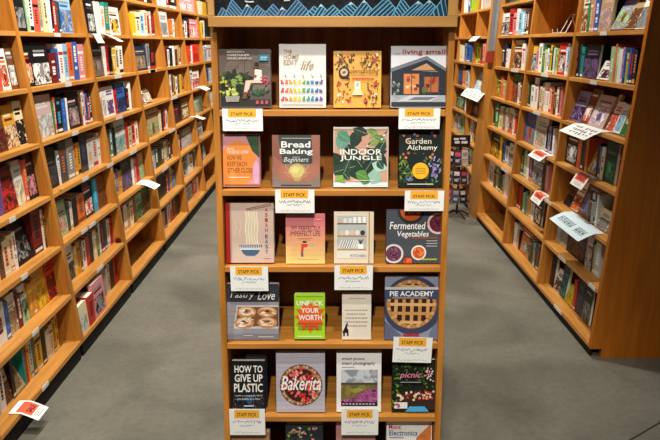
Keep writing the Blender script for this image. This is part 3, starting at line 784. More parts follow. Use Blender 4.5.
# 8 garden alchemy
b = display_book(1, 398.5, 441.5, 130, 190, '1d2522', 'black book with pastel flowers and yellow disc under white serif heading', t=.03)
A = art(b)
for k in range(40): A.leaf(rnd.uniform(.02, .3), rnd.uniform(.05, .5), .1, .02, rnd.uniform(0, 6), rnd.choice(['5d7a34', '3f5f2e', '7d9440', '2c4726']))
for k in range(30): A.leaf(rnd.uniform(.6, .98), rnd.uniform(.05, .5), .1, .02, rnd.uniform(0, 6), rnd.choice(['4a6a44', '36552e', '5a7a50']))
for k in range(44): A.circ(rnd.gauss(.84, .06), rnd.gauss(.3, .1), .022, rnd.choice(['9a86c0', 'b3a6d2', '7f70a8']), 7)
for k in range(10): A.circ(rnd.gauss(.25, .05), rnd.gauss(.15, .03), .025, rnd.choice(['5a5a8c', '7a7aaa']), 7)
for (u, v) in ((.1, .58), (.16, .52), (.22, .6), (.72, .53), (.78, .58), (.35, .93), (.42, .9), (.75, .95), (.82, .9), (.1, .9), (.2, .82)):
    for k in range(5): A.circ(u+.02*math.cos(k*1.26), v+.015*math.sin(k*1.26), .014, ['e8a030', 'e8a030', 'c86a50', 'b090c8'][int((u*100) % 4)], 7)
for k in range(24): A.circ(rnd.uniform(.1, .9), rnd.uniform(.5, .97), .008, rnd.choice(['e8e4d0', 'a0c060', 'd0a0c0']), 5)
A.circ(.5, .29, .19, 'f0b429'); 
for k in range(4): A.rect(.38, .24+k*.03, .62, .248+k*.03, '6a4a14')
A.rect(.2, .05, .8, .065, 'd8d4c4'); A.build('illustration', b[0])
A = art(b, .003); A.text('Garden', .14, .76, .74, .86, 'ece8da', .01); A.text('Alchemy', .18, .63, .88, .74, 'ece8da', .01); A.build('title', b[0])
# 9 noodles
b = display_book(2, 226.5, 274, 203, 266, 'cdb3a4', 'tan noodle book with red spine and blue half-circle bowl', t=.04, spine='8f1f1c')
A = art(b); A.rect(0, 0, .09, 1, 'a5201c'); A.rect(.09, 0, .12, 1, 'b09a88')
A.poly([(.3, .26), (.72, .26), (.68, .17), (.6, .12), (.42, .12), (.34, .17)], '44607c'); A.rect(.28, .27, .75, .3, '2c3c58'); A.rect(.3, .22, .72, .245, 'd5d8d8')
for k in range(12): A.rect(.3+k*.037, .245, .315+k*.037, .3, 'cfd4d6')
for k in range(9):
    u = .42+.03*k; A.line([(u+.012*math.sin(j*.9+k*.3), .31+j*.05) for j in range(12)], .0032, ['ece6c8', 'd8cfa8'][k % 2])
for u in (.2, .3): A.line([(u, .44), (u-.02, .52), (u+.02, .6), (u, .7)], .0022, 'ddd3b0')
A.line([(.42, .9), (.95, .99)], .0018, '7a2418'); A.line([(.44, .88), (.95, .96)], .0018, '7a2418')
A.rect(.78, .07, .94, .078, 'b8483a'); A.build('illustration', b[0])
A = art(b, .003)
for k, ch in enumerate('ASIANEASY'): A.text(ch, .82, .86-k*.085-(.02 if k > 4 else 0), .88, .92-k*.085-(.02 if k > 4 else 0), 'a8453c' if k < 5 else '3a4a66', .02)
A.build('title', b[0])
# 10 perfectly
b = display_book(2, 286, 325, 214, 265, 'e39a6e', 'small pink to yellow gradient journal with little reaching figure', t=.02)
A = art(b)
gr = ['c9737a', 'd47e7c', 'dd8a80', 'e2957e', 'e6a179', 'e8ab78', 'eab779', 'ecc37b', 'edcd80', 'edd487']
for k in range(20):
    j = k/19*9; A.rect(0, 1-(k+1)/20, 1, 1-k/20, gr[int(j)])
A.circ(.84, .9, .07, 'd8606a'); A.rect(.78, .89, .9, .9, 'f0d8cc')
A.poly([(.4, .4), (.56, .4), (.54, .33), (.46, .33), (.44, .2), (.38, .2)], 'd2493a'); A.ell(.48, .44, .06, .02, '2a2020'); A.poly([(.38, .2), (.45, .2), (.44, .14), (.4, .14)], '3a5a88'); A.line([(.55, .38), (.66, .38)], .002, 'd8886a'); A.circ(.69, .38, .035, '8ab8c8')
A.rect(.3, .08, .8, .085, '8a6a50'); A.build('illustration', b[0])
A = art(b, .003); A.text('MY PERFECTLY', .15, .67, .88, .76, '3a2a30', .0); A.text('IMPERFECT LIFE', .12, .56, .88, .655, '3a2a30', .0); A.rect(.3, .51, .68, .518, 'a8584a'); A.rect(.36, .48, .62, .486, 'a8584a'); A.build('title', b[0])
# 11 kitchen
b = display_book(2, 334, 373.5, 212, 265, 'dfd0b8', 'cream kitchen journal with shelf photo and gold elastic band', t=.022)
A = art(b); A.rect(.08, .1, .82, .95, 'ddd8cc'); A.rect(.08, .25, .82, .93, 'b9bcb8')
for v, c in ((.76, '5a4030'), (.52, 'b07a48'), (.26, 'b98a50')): A.rect(.08, v, .82, v+.025, c)
for k in range(6): A.rect(.12+k*.12, .79, .2+k*.12, .79+rnd.uniform(.06, .13), rnd.choice(['f0efe8', 'd0b090', 'e0e0d8']))
for k in range(5): A.ell(.2+k*.13, .6, .06, .05, rnd.choice(['f2f0ea', '3a3a3c', 'd8c8a0', 'e8e4da']))
for k in range(8): A.line([(.12+k*.06, .3), (.2+k*.06, .46)], .003, 'f2f2ee'); 
for k in range(5): A.line([(.16+k*.06, .3), (.24+k*.06, .46)], .0016, '45494c')
A.rect(.6, .29, .74, .38, 'f4f4f0')
for k in range(5): A.line([(.67, .38), (.6+.035*k, .47)], .0018, '1f1f22')
A.build('illustration', b[0])
A = art(b, .003); A.text('KITCHEN', .42, .13, .8, .18, '5a564e', .0); A.build('title', b[0])
bm = bmesh.new(); bm_box(bm, b[1]*.37, b[1]*.395, -.0055, -.0035, 0, b[2]); o = mk('elastic_band', bm, flat('a8822e', .5), b[0]); o['label'] = 'gold elastic band'
# 12 fermented vegetables
b = display_book(2, 386, 440, 210, 266, '4b4f56', 'slate grey book with bowls of pickled vegetables, right end of its shelf', t=.03)
A = art(b)
for (u, v, r, c1, c2) in ((.14, .18, .18, 'd6d2cc', '6a3a52'), (.6, .2, .14, 'e8e4dc', 'd8602c'), (.95, .75, .2, 'd8b8b8', '5c1e2e'), (.45, 1.0, .25, '2c2a2a', 'b8501e'), (.4, .03, .1, '3a3c40', 'e0532c')):
    pts = lambda rr: [(min(1, max(0, u+rr*math.cos(t_*.2618))), min(1, max(0, v+rr*A.w/A.h*math.sin(t_*.2618)))) for t_ in range(24)]
    A.poly(pts(r), c1); A.poly(pts(r*.8), c2)
    for k in range(16):
        a_ = rnd.uniform(0, 6.3); q = rnd.uniform(0, r*.65); uu, vv = u+q*math.cos(a_), v+q*math.sin(a_)
        if .03 < uu < .97 and .03 < vv < .95: A.circ(uu, vv, .022, {'6a3a52': ['8a5a7a', '4a2238'], 'd8602c': ['e88a4c', 'b8481c'], '5c1e2e': ['8a3048', '401020'], 'b8501e': ['e8a020', 'd03a1c', '6a2a14'], 'e0532c': ['f07040', 'c83a1c']}[c2][k % 2], 8)
for k in range(3): A.rect(.74-.0*k, .42-k*.05, .94, .43-k*.05, 'd8d8d8')
A.rect(.46, .47, .94, .485, 'c85a38'); A.rect(.64, .06, .94, .09, 'a8b040'); A.build('illustration', b[0])
A = art(b, .003); A.text('Fermented', .06, .64, .72, .78, 'f0eee8', .02, .15); A.text('Vegetables', .2, .47, .78, .61, 'f0eee8', .02, .15); A.build('title', b[0])
# 13 pastry love
b = display_book(3, 227, 279, 284, 341, '8d8a90', 'grey baking book with tray of four iced buns', t=.03)
A = art(b); A.rect(0, 0, 1, 1, '97949a'); A.rect(0, .68, 1, 1, '33353b'); A.rect(0, 0, 1, .1, '7f7c84')
for k in range(5): A.line([(.0, .12+.1*k), (1, .1+.1*k)], .0008, '6d6a72')
A.poly([(.13, .2), (.99, .2), (.99, .62), (.2, .62)], 'c8c6c4'); A.poly([(.17, .24), (.99, .24), (.99, .59), (.22, .59)], '7a5236')
for (u, v) in ((.38, .5), (.78, .5), (.34, .31), (.78, .31)):
    A.ell(u, v, .19, .1, 'c88a52', 20); A.ell(u, v+.01, .14, .075, 'dcc4a4', 18); A.ell(u+.01, v+.01, .08, .042, 'c07a44', 16); A.ell(u, v+.015, .045, .022, '5e2c1a', 12)
    for k in range(12): A.leaf(u+rnd.uniform(-.18, .12), v+rnd.uniform(-.06, .05), .1, .014, rnd.uniform(-.6, .6), rnd.choice(['f2ece2', 'e8d8c0', 'b8703c']))
A.rect(.32, .07, .5, .08, 'e0dedc'); A.rect(.6, .05, .9, .06, 'e0dedc'); A.build('illustration', b[0])
A = art(b, .003); A.text('Pastry', .08, .72, .54, .88, 'e8e4de', .01, .3); A.text('Love', .6, .72, .93, .88, 'e8e4de', .01, .3); A.build('title', b[0])
# 14 green
b = display_book(3, 294.5, 325, 294, 339, '9fd02c', 'small lime green book with orange asterisk and white capitals', t=.025, spine='1a2a10')
A = art(b); A.rect(0, .0, 1, .02, '30331c')
for k in range(6): A.ell(.52, .5, .12, .36, 'e8632a', 8, rot=k*math.pi/6)
A.circ(.52, .5, .26, 'e8632a')
for k in range(5): A.rect(.12, .36-k*.035, .9, .373-k*.035, '5a3a1c')
A.rect(.1, .07, .9, .085, 'f0f4e0'); A.rect(.06, .94, .94, .952, '6a8a20'); A.build('illustration', b[0])
A = art(b, .003); A.text('UNF*CK', .07, .75, .95, .86, 'f6f6ee', .05); A.text('YOUR', .22, .59, .8, .7, 'f6f6ee', .05); A.text('WORTH', .14, .43, .9, .55, 'f6f6ee', .05); A.build('title', b[0])
# 15 cream cat
b = display_book(3, 342, 371, 294, 338, 'e6dccb', 'small cream book with black cat at lower left corner', t=.03)
A = art(b)
A.poly([(.04, .08), (.1, .08), (.1, .15), (.17, .15), (.17, .08), (.23, .08), (.22, .22), (.16, .26), (.2, .34), (.14, .36), (.09, .26), (.04, .2)], '1e1a1a')
A.line([(.16, .24), (.2, .36), (.16, .4)], .0016, '1e1a1a'); A.line([(.06, .12), (0.01, .2)], .002, '1e1a1a'); A.build('illustration', b[0])
A = art(b, .003)
for k, t_ in enumerate(('THE UNIVERSITY', 'AND HIS FIRST', 'OF CATS MAY', 'NOT A STORY')): pass
for k, (a_, c_) in enumerate(((.1, '9a8f80'), (.15, '9a8f80'), (.12, '9a8f80'), (.08, '9a8f80'), (.16, 'c06a58'))):
    x_ = a_
    while x_ < 1-a_-.04:
        wd_ = rnd.uniform(.03, .09); A.rect(x_, .64-k*.085, min(x_+wd_, 1-a_), .66-k*.085, c_); x_ += wd_+.02
A.rect(.22, .9, .8, .91, 'b0a494'); A.build('title', b[0])
# 16 pie academy
b = display_book(3, 384.5, 437.5, 276, 338, '5a617a', 'blue grey pie book with lattice topped pie on dark plate', t=.03)
A = art(b); A.rect(0, 0, 1, 1, '8a8fa2'); A.poly([(0, .3), (.4, 0), (0, 0)], '5f657e'); A.poly([(1, .4), (.8, 0), (1, 0)], '6c728a')
def clipc(u, v, r, m):
    A.poly([(min(1, max(0, u+r*math.cos(t_*.2094))), min(1, max(0, v+r*A.w/A.h*math.sin(t_*.2094)))) for t_ in range(30)], m)
clipc(.52, .54, .56, '3d4258'); clipc(.5, .56, .47, 'b07c4a'); clipc(.5, .56, .4, '3a1e18')
for k in range(5):
    u = .2+k*.15; d_ = math.sqrt(max(0, .16-(u-.5)**2))*A.w/A.h; A.line([(u, .56-d_), (u+.02, .56+d_)], .012, ['cf9c62', 'c08a50'][k % 2])
for k in range(5):
    v = .28+k*.14; d_ = math.sqrt(max(0, .16-((v-.56)*A.h/A.w)**2)); A.line([(.5-d_, v), (.5+d_, v-.01)], .011, ['d9aa70', 'c4904f'][k % 2])
for k in range(30):
    a_ = k*math.pi/15; A.ell(.5+.43*math.cos(a_), .56+.43*A.w/A.h*math.sin(a_), .035, .03, ['d2a068', 'b5824a'][k % 2], 8) if .56+.43*A.w/A.h*math.sin(a_) < .97 else None
A.rect(0, .64, 1, .79, '3c4560'); A.rect(.14, .655, .8, .665, 'c8a860'); A.rect(.35, .05, .65, .095, 'a8303a'); A.rect(0, .79, 1, .83, 'b9b4b8'); A.build('illustration', b[0])
A = art(b, .003); A.text('PIE ACADEMY', .09, .685, .91, .765, 'f2efe8', .03); A.build('title', b[0])
# 17 plastic
b = display_book(4, 232, 265.5, 361, 411, '1c1e20', 'black book with hand-cut white capitals about plastic', t=.03)
A = art(b)
for k in range(120): A.circ(rnd.uniform(.03, .97), rnd.uniform(.03, .35), .009, rnd.choice(['d8d8d8', '5a8ab0', '8a8a8a', 'c05a3a', '3a6a9a']), 5)
A.poly([(.35, .3), (.55, .12), (.7, .38)], '2a4a74'); A.rect(.03, .02, .14, .09, 'c86a58'); A.build('illustration', b[0])
A = art(b, .003); A.text('HOW TO', .1, .78, .93, .92, 'f2f0e6', .05); A.text('GIVE UP', .1, .6, .93, .75, 'f2f0e6', .05); A.text('PLASTIC', .08, .4, .93, .57, 'f2f0e6', .05)
A.text('a guide to changing the world', .1, .31, .9, .35, 'e0ddd0', 0); A.text('one bottle at a time', .16, .25, .84, .29, 'e0ddd0', 0); A.rect(.36, .12, .66, .14, 'd8d4c8'); A.build('title', b[0])
b = display_book(4, 247, 267.5, 355, 408, '24272a', 'taller dark book standing behind the black plastic book', t=.02, setb=.06, lean=7)
# 18 bakerita
b = display_book(4, 276.5, 325, 353, 410, 'b9b3bd', 'lavender grey book with round strawberry tart and white script', t=.03, spine='8a8090')
A = art(b)
for k in range(12): A.line([(.0, .04+.08*k), (1, .05+.08*k)], .0007, 'a29ca8')
A.circ(.51, .46, .44, '5a3a2c'); A.circ(.51, .46, .41, 'b08058')
for k in range(40): a_ = k*math.pi/20; A.circ(.51+.4*math.cos(a_), .46+.4*A.w/A.h*math.sin(a_), .026, ['c89a70', '8a5a3a', 'd8b088'][k % 3], 7)
A.circ(.51, .46, .355, '3a2226')
for k in range(90):
    a_ = rnd.uniform(0, 6.3); q = .32*math.sqrt(rnd.random()); A.leaf(.51+q*math.cos(a_), .46+q*A.w/A.h*math.sin(a_), .08, .028, a_+rnd.uniform(-.4, .4), rnd.choice(['d83a30', 'e8604e', 'f0a090', 'c02a28', 'e2756a']))
A.build('illustration', b[0])
A = art(b, .0075); A.text('Bakerita', .1, .38, .92, .62, 'f8f4f0', .025, .3); A.build('title', b[0])
# 19 smart phone photography
b = display_book(4, 336.5, 381, 353, 410, 'efebe8', 'white framed book with moorland and heather photo under grey sky', t=.035)
A = art(b); A.rect(.1, .1, .92, .72, mottle('8a9098', 'c5c9cc', 25)); A.rect(.1, .1, .92, .5, mottle('6b5f34', '8a7a3c', 40)); A.rect(.1, .46, .92, .5, '4c4a3e')
A.poly([(.1, .1), (.92, .1), (.92, .42), (.6, .36), (.4, .25), (.1, .2)], mottle('8a3a6e', 'c070a0', 70, '4a2a38')); A.rect(.1, .1, .92, .17, '2e2230'); A.poly([(.4, .32), (.62, .38), (.5, .42), (.3, .38)], '9a9a48')
for k in range(10): A.rect(.13+k*.075, .13, .18+k*.075, .145, 'd8d0d8')
A.build('illustration', b[0])
A = art(b, .003); A.text('smart phone', .12, .87, .62, .93, '1f1c1c', .03); A.text('smart photography', .12, .79, .86, .855, '1f1c1c', .03); A.rect(.12, .755, .4, .765, '8a8484'); A.build('title', b[0])
# 20 picnic
b = display_book(4, 392, 435, 360, 411, '22261c', 'dark green picnic book with pink script and food on bench', t=.03)
A = art(b)
for k in range(110): A.leaf(rnd.uniform(.0, .92), rnd.uniform(.5, .96), .08, .02, rnd.uniform(0, 6), rnd.choice(['1b2a16', '2c4420', '45602a', '5f7f34', '16201a']))
for k in range(24): A.leaf(rnd.uniform(0, .16), rnd.uniform(.12, .7), .08, .02, rnd.uniform(0, 6), rnd.choice(['6a9a3a', '4a7a2a']))
for k in range(24): A.circ(rnd.gauss(.82, .06), rnd.gauss(.78, .1), .022, rnd.choice(['e8a0a8', 'f0d8d8', 'b86a70']), 6)
A.poly([(.1, .1), (.98, .05), (.98, .4), (.1, .36)], '3a2a24'); A.poly([(.3, .02), (.85, .02), (.75, .12), (.4, .12)], '4aa8dc'); A.rect(.05, .08, .35, .2, 'e4e0e0')
for k in range(46): A.circ(rnd.uniform(.12, .95), rnd.uniform(.24, .42), .03, rnd.choice(['e8e0d8', 'd83a34', 'e8b060', 'f0d8b0', '8a2a24', 'c8c4bc']), 8)
for k in range(10): A.circ(rnd.uniform(.06, .34), rnd.uniform(.1, .18), .02, rnd.choice(['c83a40', '3a5aa0']), 6)
A.rect(.12, .55, .7, .62, '17181a'); A.build('illustration', b[0])
A = art(b, .0095); A.text('picnic', .16, .64, .66, .78, 'e88aa0', .02, .3); A.rect(.18, .585, .66, .595, 'c8c4bc'); A.build('title', b[0])
# 21-24 lowest visible row (tops only)
b = display_book(5, 286, 323, 424, 0, '2c3034', 'dark floral book on the lowest visible shelf, beside the strawberry tart column', t=.03)
A = art(b)
for k in range(60): A.leaf(rnd.uniform(.05, .9), rnd.uniform(.3, .97), .1, .03, rnd.uniform(0, 6), rnd.choice(['8a9a40', 'd88a90', '4a5a30', 'c8c8b8', '3a4a58', 'b0b850']))
A.build('illustration', b[0])
b = display_book(5, 336, 375, 422, 0, 'b5827a', 'dusty pink book behind the staff pick card on the lowest visible shelf', t=.03)
b = display_book(5, 386, 431, 421, 0, 'eae6e2', 'white electronics book with red and blue heading and orange hand at the bottom right', t=.035)
A = art(b); A.poly([(.62, .55), (.98, .55), (.98, .97), (.82, .85), (.66, .74)], mottle('b8602c', 'd8803c', 12)); A.build('illustration', b[0])
A = art(b, .003); A.text('Make:', .05, .87, .33, .95, 'c8281e', .03); A.text('Electronics', .06, .77, .68, .855, '1f5f98', .03); A.rect(.06, .73, .38, .742, '5a5a5a'); A.rect(.06, .67, .25, .68, 'c8484a'); A.build('title', b[0])
b = display_book(5, 230, 270, 432, 0, 'a8805c', 'brown covered book below the bottom left staff pick card', t=.03)

# ---- staff pick cards clipped to the shelf edges
def card(x0, x1, y0, y1, label, tilt=0, lines=None, col2='5a6aa0'):
    Yc = Yf(zf(y0)) - .008
    a, b_ = at(x0, y0, Yc), at(x1, y1, Yc)
    w, h = b_.x-a.x, a.z-b_.z
    e = empty('shelf_card', ((a.x+b_.x)/2, Yc, b_.z), (0, R(tilt), 0))
    bm = bmesh.new(); bm_box(bm, -w/2, w/2, 0, .0008, 0, h); mk('paper', bm, flat('f6f7f2', .5), e)
    bm = bmesh.new(); bm_box(bm, -w/2, -w/2+.004, .0008, .0022, h*.9, h+.002); bm_box(bm, w/2-.004, w/2, .0008, .0022, h*.9, h+.002); bm_box(bm, -w/2, w/2, .0022, .006, h*.95, h+.001)
    mk('clip', bm, flat('b8bcc0', .2), e)
    A = Art(w, h, .0002)
    v0 = 1-8.2/(y1-y0)
    A.rect(.14, v0, .84, 1, 'fbb53a')
    A.text('STAFF PICK', .21, v0+.07, .77, v0+.22, '2a1e10', .03)
    A.scribble(.08, v0-.22, .9, v0-.08, flat(col2, .6), 52, .0014); A.scribble(.28, v0-.34, .68, v0-.25, flat('5a8a80', .6), 30, .001)
    A.scribble(.12, .06, .88, .14, flat('8a908a', .6), 60, .0007)
    A.build('print', e)
    tag(e, label, 'card', 'staff pick cards')
card(222, 263, 109, 131, 'staff pick card under the dark gardening book, top left shelf edge', col2='4a4a58')
card(399, 439.5, 108.5, 129, 'staff pick card under the pale house book, top right shelf edge')
card(275, 314.5, 190, 213, 'staff pick card under the bread baking book', col2='5a4a48')
card(405, 443.5, 191, 211, 'staff pick card under the black garden flower book', col2='5a9aa8')
card(230, 268.5, 267, 291, 'staff pick card under the tan noodle book', col2='3a90b8')
card(334.5, 372.5, 266, 290, 'staff pick card under the cream kitchen journal')
card(393, 431, 338, 362.5, 'slightly tilted staff pick card under the lattice pie book', tilt=1.5)
card(229, 265.5, 410, 435, 'staff pick card under the black plastic book', col2='7a7a7a')
card(341.5, 378, 410, 435, 'staff pick card under the moorland photo book', col2='a84a58')

# ================================================================== PAPER SIGNS ON THE SIDE SHELVES
def talker(side, r, xa, xb, out, drop, label, kind='plain', up=.0):
    """bent sheet: xa..xb image columns on the shelf edge; sticks out into the aisle and droops"""
    z = rowz(r, side)+.002; X = front(z, side); s = -side
    Ya, Yb = sorted((Yof(xa, X, z), Yof(xb, X, z))); w = Yb-Ya
    e = empty('shelf_sign', (X, (Ya+Yb)/2, z))
    prof = [(-.05, .0015), (-.01, .0015), (.006, .001), (out*.4, -drop*.3), (out*.75, -drop*.7), (out, -drop)]
    def strip(bm, v0, v1, u0, u1, off, mi=0):
        # v along profile 0..1, u across 0..1
        n = 10; L_ = [0]
        for (a, b2), (c, d2) in zip(prof, prof[1:]): L_.append(L_[-1]+math.hypot(c-a, d2-b2))
        def P(v):
            t = v*L_[-1]
            for i in range(len(prof)-1):
                if t <= L_[i+1]+1e-9:
                    f = (t-L_[i])/(L_[i+1]-L_[i]); a, b2 = prof[i], prof[i+1]
                    return (a[0]+(b2[0]-a[0])*f, a[1]+(b2[1]-a[1])*f)
            return prof[-1]
        rows_ = []
        for k in range(n+1):
            p = P(v0+(v1-v0)*k/n)
            rows_.append([bm.verts.new((s*p[0], -w/2+w*u, p[1]+off)) for u in (u0, u1)])
        for a, b2 in zip(rows_, rows_[1:]):
            f = bm.faces.new((a[0], a[1], b2[1], b2[0])); f.material_index = mi
    def word(bm, txt, vlo, vhi, u0, u1, mi):
        cu = bpy.data.curves.new('t', 'FONT'); cu.body = txt; cu.size = 1; cu.offset = .02; cu.resolution_u = 2
        to = bpy.data.objects.new('t', cu); C.objects.link(to)
        me = bpy.data.meshes.new_from_object(to.evaluated_get(bpy.context.evaluated_depsgraph_get()))
        xs = [v.co.x for v in me.vertices]; ys = [v.co.y for v in me.vertices]
        L_ = [0]
        for (a, b2), (c, d2) in zip(prof, prof[1:]): L_.append(L_[-1]+math.hypot(c-a, d2-b2))
        vs = []
        for q in me.vertices:
            u = u0+(u1-u0)*(q.co.x-min(xs))/(max(xs)-min(xs)); v = vlo+(vhi-vlo)*(q.co.y-min(ys))/(max(ys)-min(ys))
            if side > 0: u = 1-u
            t = v*L_[-1]; i = max(k for k in range(len(L_)-1) if L_[k] <= t+1e-9); f = (t-L_[i])/(L_[i+1]-L_[i]); a, b2 = prof[i], prof[i+1]
            vs.append(bm.verts.new((s*(a[0]+(b2[0]-a[0])*f), -w/2+w*u, a[1]+(b2[1]-a[1])*f+.003)))
        for p in me.polygons:
            try: bm.faces.new([vs[i] for i in p.vertices]).material_index = mi
            except ValueError: pass
        bpy.data.objects.remove(to); bpy.data.curves.remove(cu); bpy.data.meshes.remove(me)
    bm = bmesh.new(); strip(bm, 0, 1, 0, 1, 0)
    o = mk('paper', bm, flat({'blue': 'cfe3ea'}.get(kind, 'f0f0ea'), .5), e)
    md = o.modifiers.new('t', 'SOLIDIFY'); md.thickness = .0006; md.offset = 0
    bm = bmesh.new(); mats = [flat('e2634a', .5), flat('39484e', .6), flat('7b1f18', .6)]
    if kind == 'sale':
        strip(bm, .2, .72, .1, .9, .0012, 0)
        word(bm, 'SALE', .66, .48, .25, .78, 2)
        for k in range(3): strip(bm, .78+.06*k, .795+.06*k, .2, .8, .0012, 1)
    elif kind == 'blue':
        rr = random.Random(5)
        for k in range(9):
            if k == 3: continue
            u0 = .1+.09*k
            strip(bm, .48, .78, u0, u0+.018, .0012, 1); strip(bm, .5, .8, u0+.045, u0+.06, .0012, 1); v = rr.uniform(.5, .7); strip(bm, v, v+.04, u0, u0+.06, .0012, 1)
    else:
        rr = random.Random(int(xa*7))
        for v, n in ((.42, 8), (.62, 9), (.8, 7)):
            for k in range(n):
                if rr.random() < .85: strip(bm, v-.05, v-.05+rr.uniform(.05, .13), .1+.8*k/n, .1+.8*k/n+.05, .0012, 1)
    mk('print', bm, mats, e)
    tag(e, label, 'sign', 'paper signs hanging off shelf edges')
talker(-1, 6, 19, 30, .085, .035, 'coral and white sale sign sticking out of the bottom left shelf', 'sale')
talker(-1, 0, 92, 99, .035, .06, 'white label hanging over the eye-level shelf on the left, beside the slanted sheet')
talker(-1, 0, 103, 108, .11, .05, 'slanted white sheet drooping into the left aisle below the white books')
talker(-1, 4, 142, 148, .1, .04, 'cream sign sticking out of a lower shelf in the left aisle', )
talker(-1, 2, 199, 204, .08, .03, 'small white sheet on the far left shelf near the centre bookcase, upper one')
talker(-1, 3, 194, 197, .1, .03, 'small white sheet on the far left shelf near the centre bookcase, lower one')
talker(1, 2, 575, 602, .1, .045, 'white sheet with printed lines under the tilted face-out books on the right')
talker(1, 4, 565, 596, .1, .045, 'pale blue sheet with large lettering on the right bookcase', 'blue')
talker(1, 3, 578, 590, .045, .07, 'red and white tag above the empty compartment on the right bookcase', 'sale')
talker(1, 4, 536, 545, .04, .06, 'red and white tag on the second bay of the right bookcase, lower one', 'sale')
talker(1, 3, 535, 547, .05, .04, 'red and white tag on the second bay of the right bookcase, upper one', 'sale')
talker(1, 1, 462, 481, .08, .09, 'large white folded sheets on the far right bookcase', ) if False else None
z2 = rowz(2, 1)
for x0_, x1_, lab in ((467, 475, 'left white sheet'), (475.5, 485, 'right white sheet')):
    talker(1, 2, x0_, x1_, .07, .08, lab+' of the pair on the far right bookcase')
talker(1, 0, 474, 481, .06, .05, 'white tag high on the far right bookcase')

# wire easel on the empty eye-level compartment of the right bookcase
z = rowz(0, 1); X = front(z, 1)
Ye = Yof(563, X+.08, z)
e = empty('wire_easel', (X+.08, Ye, z+.002)); WM = flat('e6e3da', .3)
bm = bmesh.new()
for y in (-.055, .055):
    bm_tube(bm, [(-.06, y, .03), (-.06, y, .004), (.0, y, .004), (.06, y*.8, .13)], .0026)
bm_tube(bm, [(.06, -.044, .13), (.06, .044, .13)], .0026); bm_tube(bm, [(0, -.055, .004), (0, .055, .004)], .0026)
mk('wire_frame', bm, WM, e)
bm = bmesh.new(); bm_tube(bm, [(.055, 0, .12), (.1, 0, .003)], .0026); mk('rear_strut', bm, WM, e)
tag(e, 'empty white wire easel in the bare eye-level compartment on the right', 'easel')
# small black frame in far bookcase
z = rowz(0, 1); X = front(z, 1)+.06; Ye = Yof(460, X, z)
e = empty('picture_frame', (X, Ye, z))
bm = bmesh.new(); wd = .16
bm_box(bm, 0, .012, -wd/2, -wd/2+.02, 0, .13); bm_box(bm, 0, .012, wd/2-.02, wd/2, 0, .13); bm_box(bm, 0, .012, -wd/2+.02, wd/2-.02, 0, .02); bm_box(bm, 0, .012, -wd/2+.02, wd/2-.02, .11, .13)
mk('frame', bm, flat('151412', .4), e)
bm = bmesh.new(); bm_box(bm, .006, .01, -wd/2+.02, wd/2-.02, .02, .11); mk('backing', bm, flat('8a5a2c', .6), e)
tag(e, 'small black frame standing in the far right bookcase near the centre unit', 'frame')

# ================================================================== WIRE SPINNER RACK
RX, RYp = 1.34, 6.6
rk = empty('wire_rack', (RX, RYp, 0)); BK1 = flat('1e1c1e', .4); 
bm = bmesh.new(); bm_tube(bm, [(0, 0, 0.03), (0, 0, .82)], .012, 8); mk('pole', bm, BK1, rk)
for k in range(4):
    a = k*math.pi/2+.4; bm = bmesh.new()
    bm_tube(bm, [(0, 0, .06), (.07*math.cos(a), .07*math.sin(a), .05), (.15*math.cos(a), .15*math.sin(a), .008)], .008); mk('leg', bm, BK1, rk)
bm = bmesh.new(); bm_box(bm, -.1, .1, -.006, .006, .74, .86); o = mk('header_sign', bm, BK1, rk); o['label'] = 'black header sign with pale lettering'
bm = bmesh.new()
for (a, b_, c, d_) in ((-.07, -.02, .81, .83), (-.01, .05, .815, .835), (-.06, .07, .775, .8)): bm_box(bm, a, b_, -.0075, -.006, c, d_)
mk('lettering', bm, flat('d8c8d0', .5), o)
for lv in range(3):
    z0 = .16+.2*lv
    bm = bmesh.new()
    for zz in (z0, z0+.07):
        pts = [(.13*math.cos(2*math.pi*k/16), .13*math.sin(2*math.pi*k/16), zz) for k in range(17)]; bm_tube(bm, pts, .003, 5)
    for k in range(8):
        a = k*math.pi/4; bm_tube(bm, [(.13*math.cos(a), .13*math.sin(a), z0+.07), (.13*math.cos(a), .13*math.sin(a), z0), (0.012*math.cos(a), .012*math.sin(a), z0)], .0025, 4)
    mk('wire_basket', bm, flat('55525a', .35, metal=.5), rk)
tag(rk, 'black wire spinner rack with packets in the far right aisle', 'rack')
pc = ['2a2428', '3c2f36', 'c9b4b0', '1d1b20', '7a4a52', '4a4248']
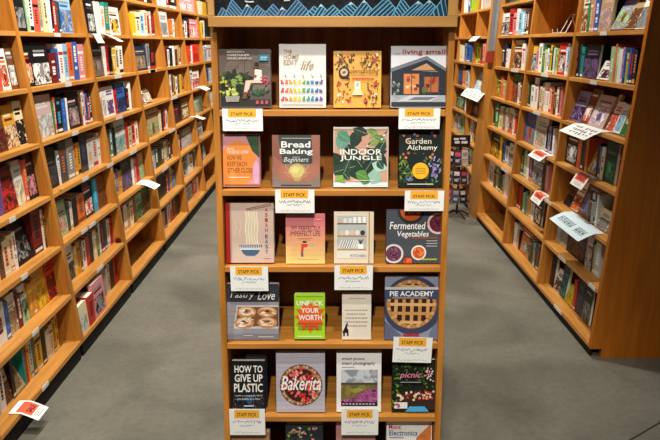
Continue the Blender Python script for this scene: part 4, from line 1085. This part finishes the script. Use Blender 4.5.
for lv in range(3):
    for k in range(8):
        a = k*math.pi/4+.39
        if math.sin(a) > .8: continue
        z0 = .166+.2*lv; bm = bmesh.new(); bm_box(bm, -.036, .036, -.005, .005, 0, .155)
        bm_box(bm, -.028, .028, -.006, -.005, .09, .13, 1); bm_box(bm, -.02, .02, -.006, -.005, .03, .06, 2)
        c_ = pc[(k+lv) % 6]
        o = mk('packet', bm, [flat(c_, .35), flat(['d8c8c0', 'c04a60', '8a8a90'][(k+lv) % 3], .4), flat('b0a8a8', .4)], loc=(RX+.105*math.cos(a), RYp+.105*math.sin(a), z0))
        o.rotation_euler = (R(-8), 0, a+math.pi/2)
        face = ['right', 'far right', 'back', 'back left', 'left', 'front left', 'front', 'front right'][k]
        tag(o, '%s packet on the %s of the wire rack, %s basket' % ('pale' if c_ == 'c9b4b0' else 'dark', face, ['lowest', 'middle', 'top'][lv]), 'packet', 'packets on the wire rack')

# ================================================================== LIGHTS
def spot(x, y, z, tx, ty, tz, power, size=110, rad=.05, col=(1, .945, .86), blend=.6):
    l = bpy.data.lights.new('track_or_fill_spot', 'SPOT'); l.energy = power; l.spot_size = R(size); l.spot_blend = blend; l.shadow_soft_size = rad; l.color = col
    o = bpy.data.objects.new('track_or_fill_spot', l); C.objects.link(o); o.location = (x, y, z)
    o.rotation_euler = (Vector((tx, ty, tz))-Vector((x, y, z))).to_track_quat('-Z', 'Y').to_euler()
    return o
spot(.05, 1.0, 3.45, 0, 2.15, 1.0, 150, 80)
spot(-.15, -.5, 3.2, 0, 2.15, .4, 380, 46)  # added front fill that brightens the cards and covers, not a track lamp
spot(-.72, 2.0, 3.5, -1.5, 3.3, 1.2, 310)
spot(-.72, 3.9, 3.5, -1.6, 4.8, 1.2, 360)
spot(-.72, 6.0, 3.5, -1.6, 6.8, 1.2, 380)
spot(-.72, 8.0, 3.5, -1.6, 8.6, 1.2, 250)
spot(.8, 3.9, 3.5, 1.6, 4.4, 1.2, 215)
spot(.8, 5.6, 3.5, 1.6, 6.2, 1.2, 300)
spot(.8, 7.6, 3.5, 1.6, 8.2, 1.2, 300)
w = bpy.data.worlds.new('shop_ambient'); bpy.context.scene.world = w; w.use_nodes = True
bg = w.node_tree.nodes['Background']; bg.inputs[0].default_value = (1, .95, .88, 1); bg.inputs[1].default_value = .08

# ================================================================== CAMERA
cam = bpy.data.cameras.new('camera'); cam.sensor_width = 36; cam.lens = F_PX/660*36; cam.clip_start = .02
co = bpy.data.objects.new('camera', cam); C.objects.link(co); co.location = (0, 0, H); co.rotation_euler = (math.pi/2-PITCH, 0, 0)
sc = bpy.context.scene; sc.camera = co
sc.view_settings.view_transform = 'Standard'; sc.view_settings.look = 'None'; sc.view_settings.gamma = 1; sc.view_settings.use_curve_mapping = False
sc.view_settings.exposure = .0
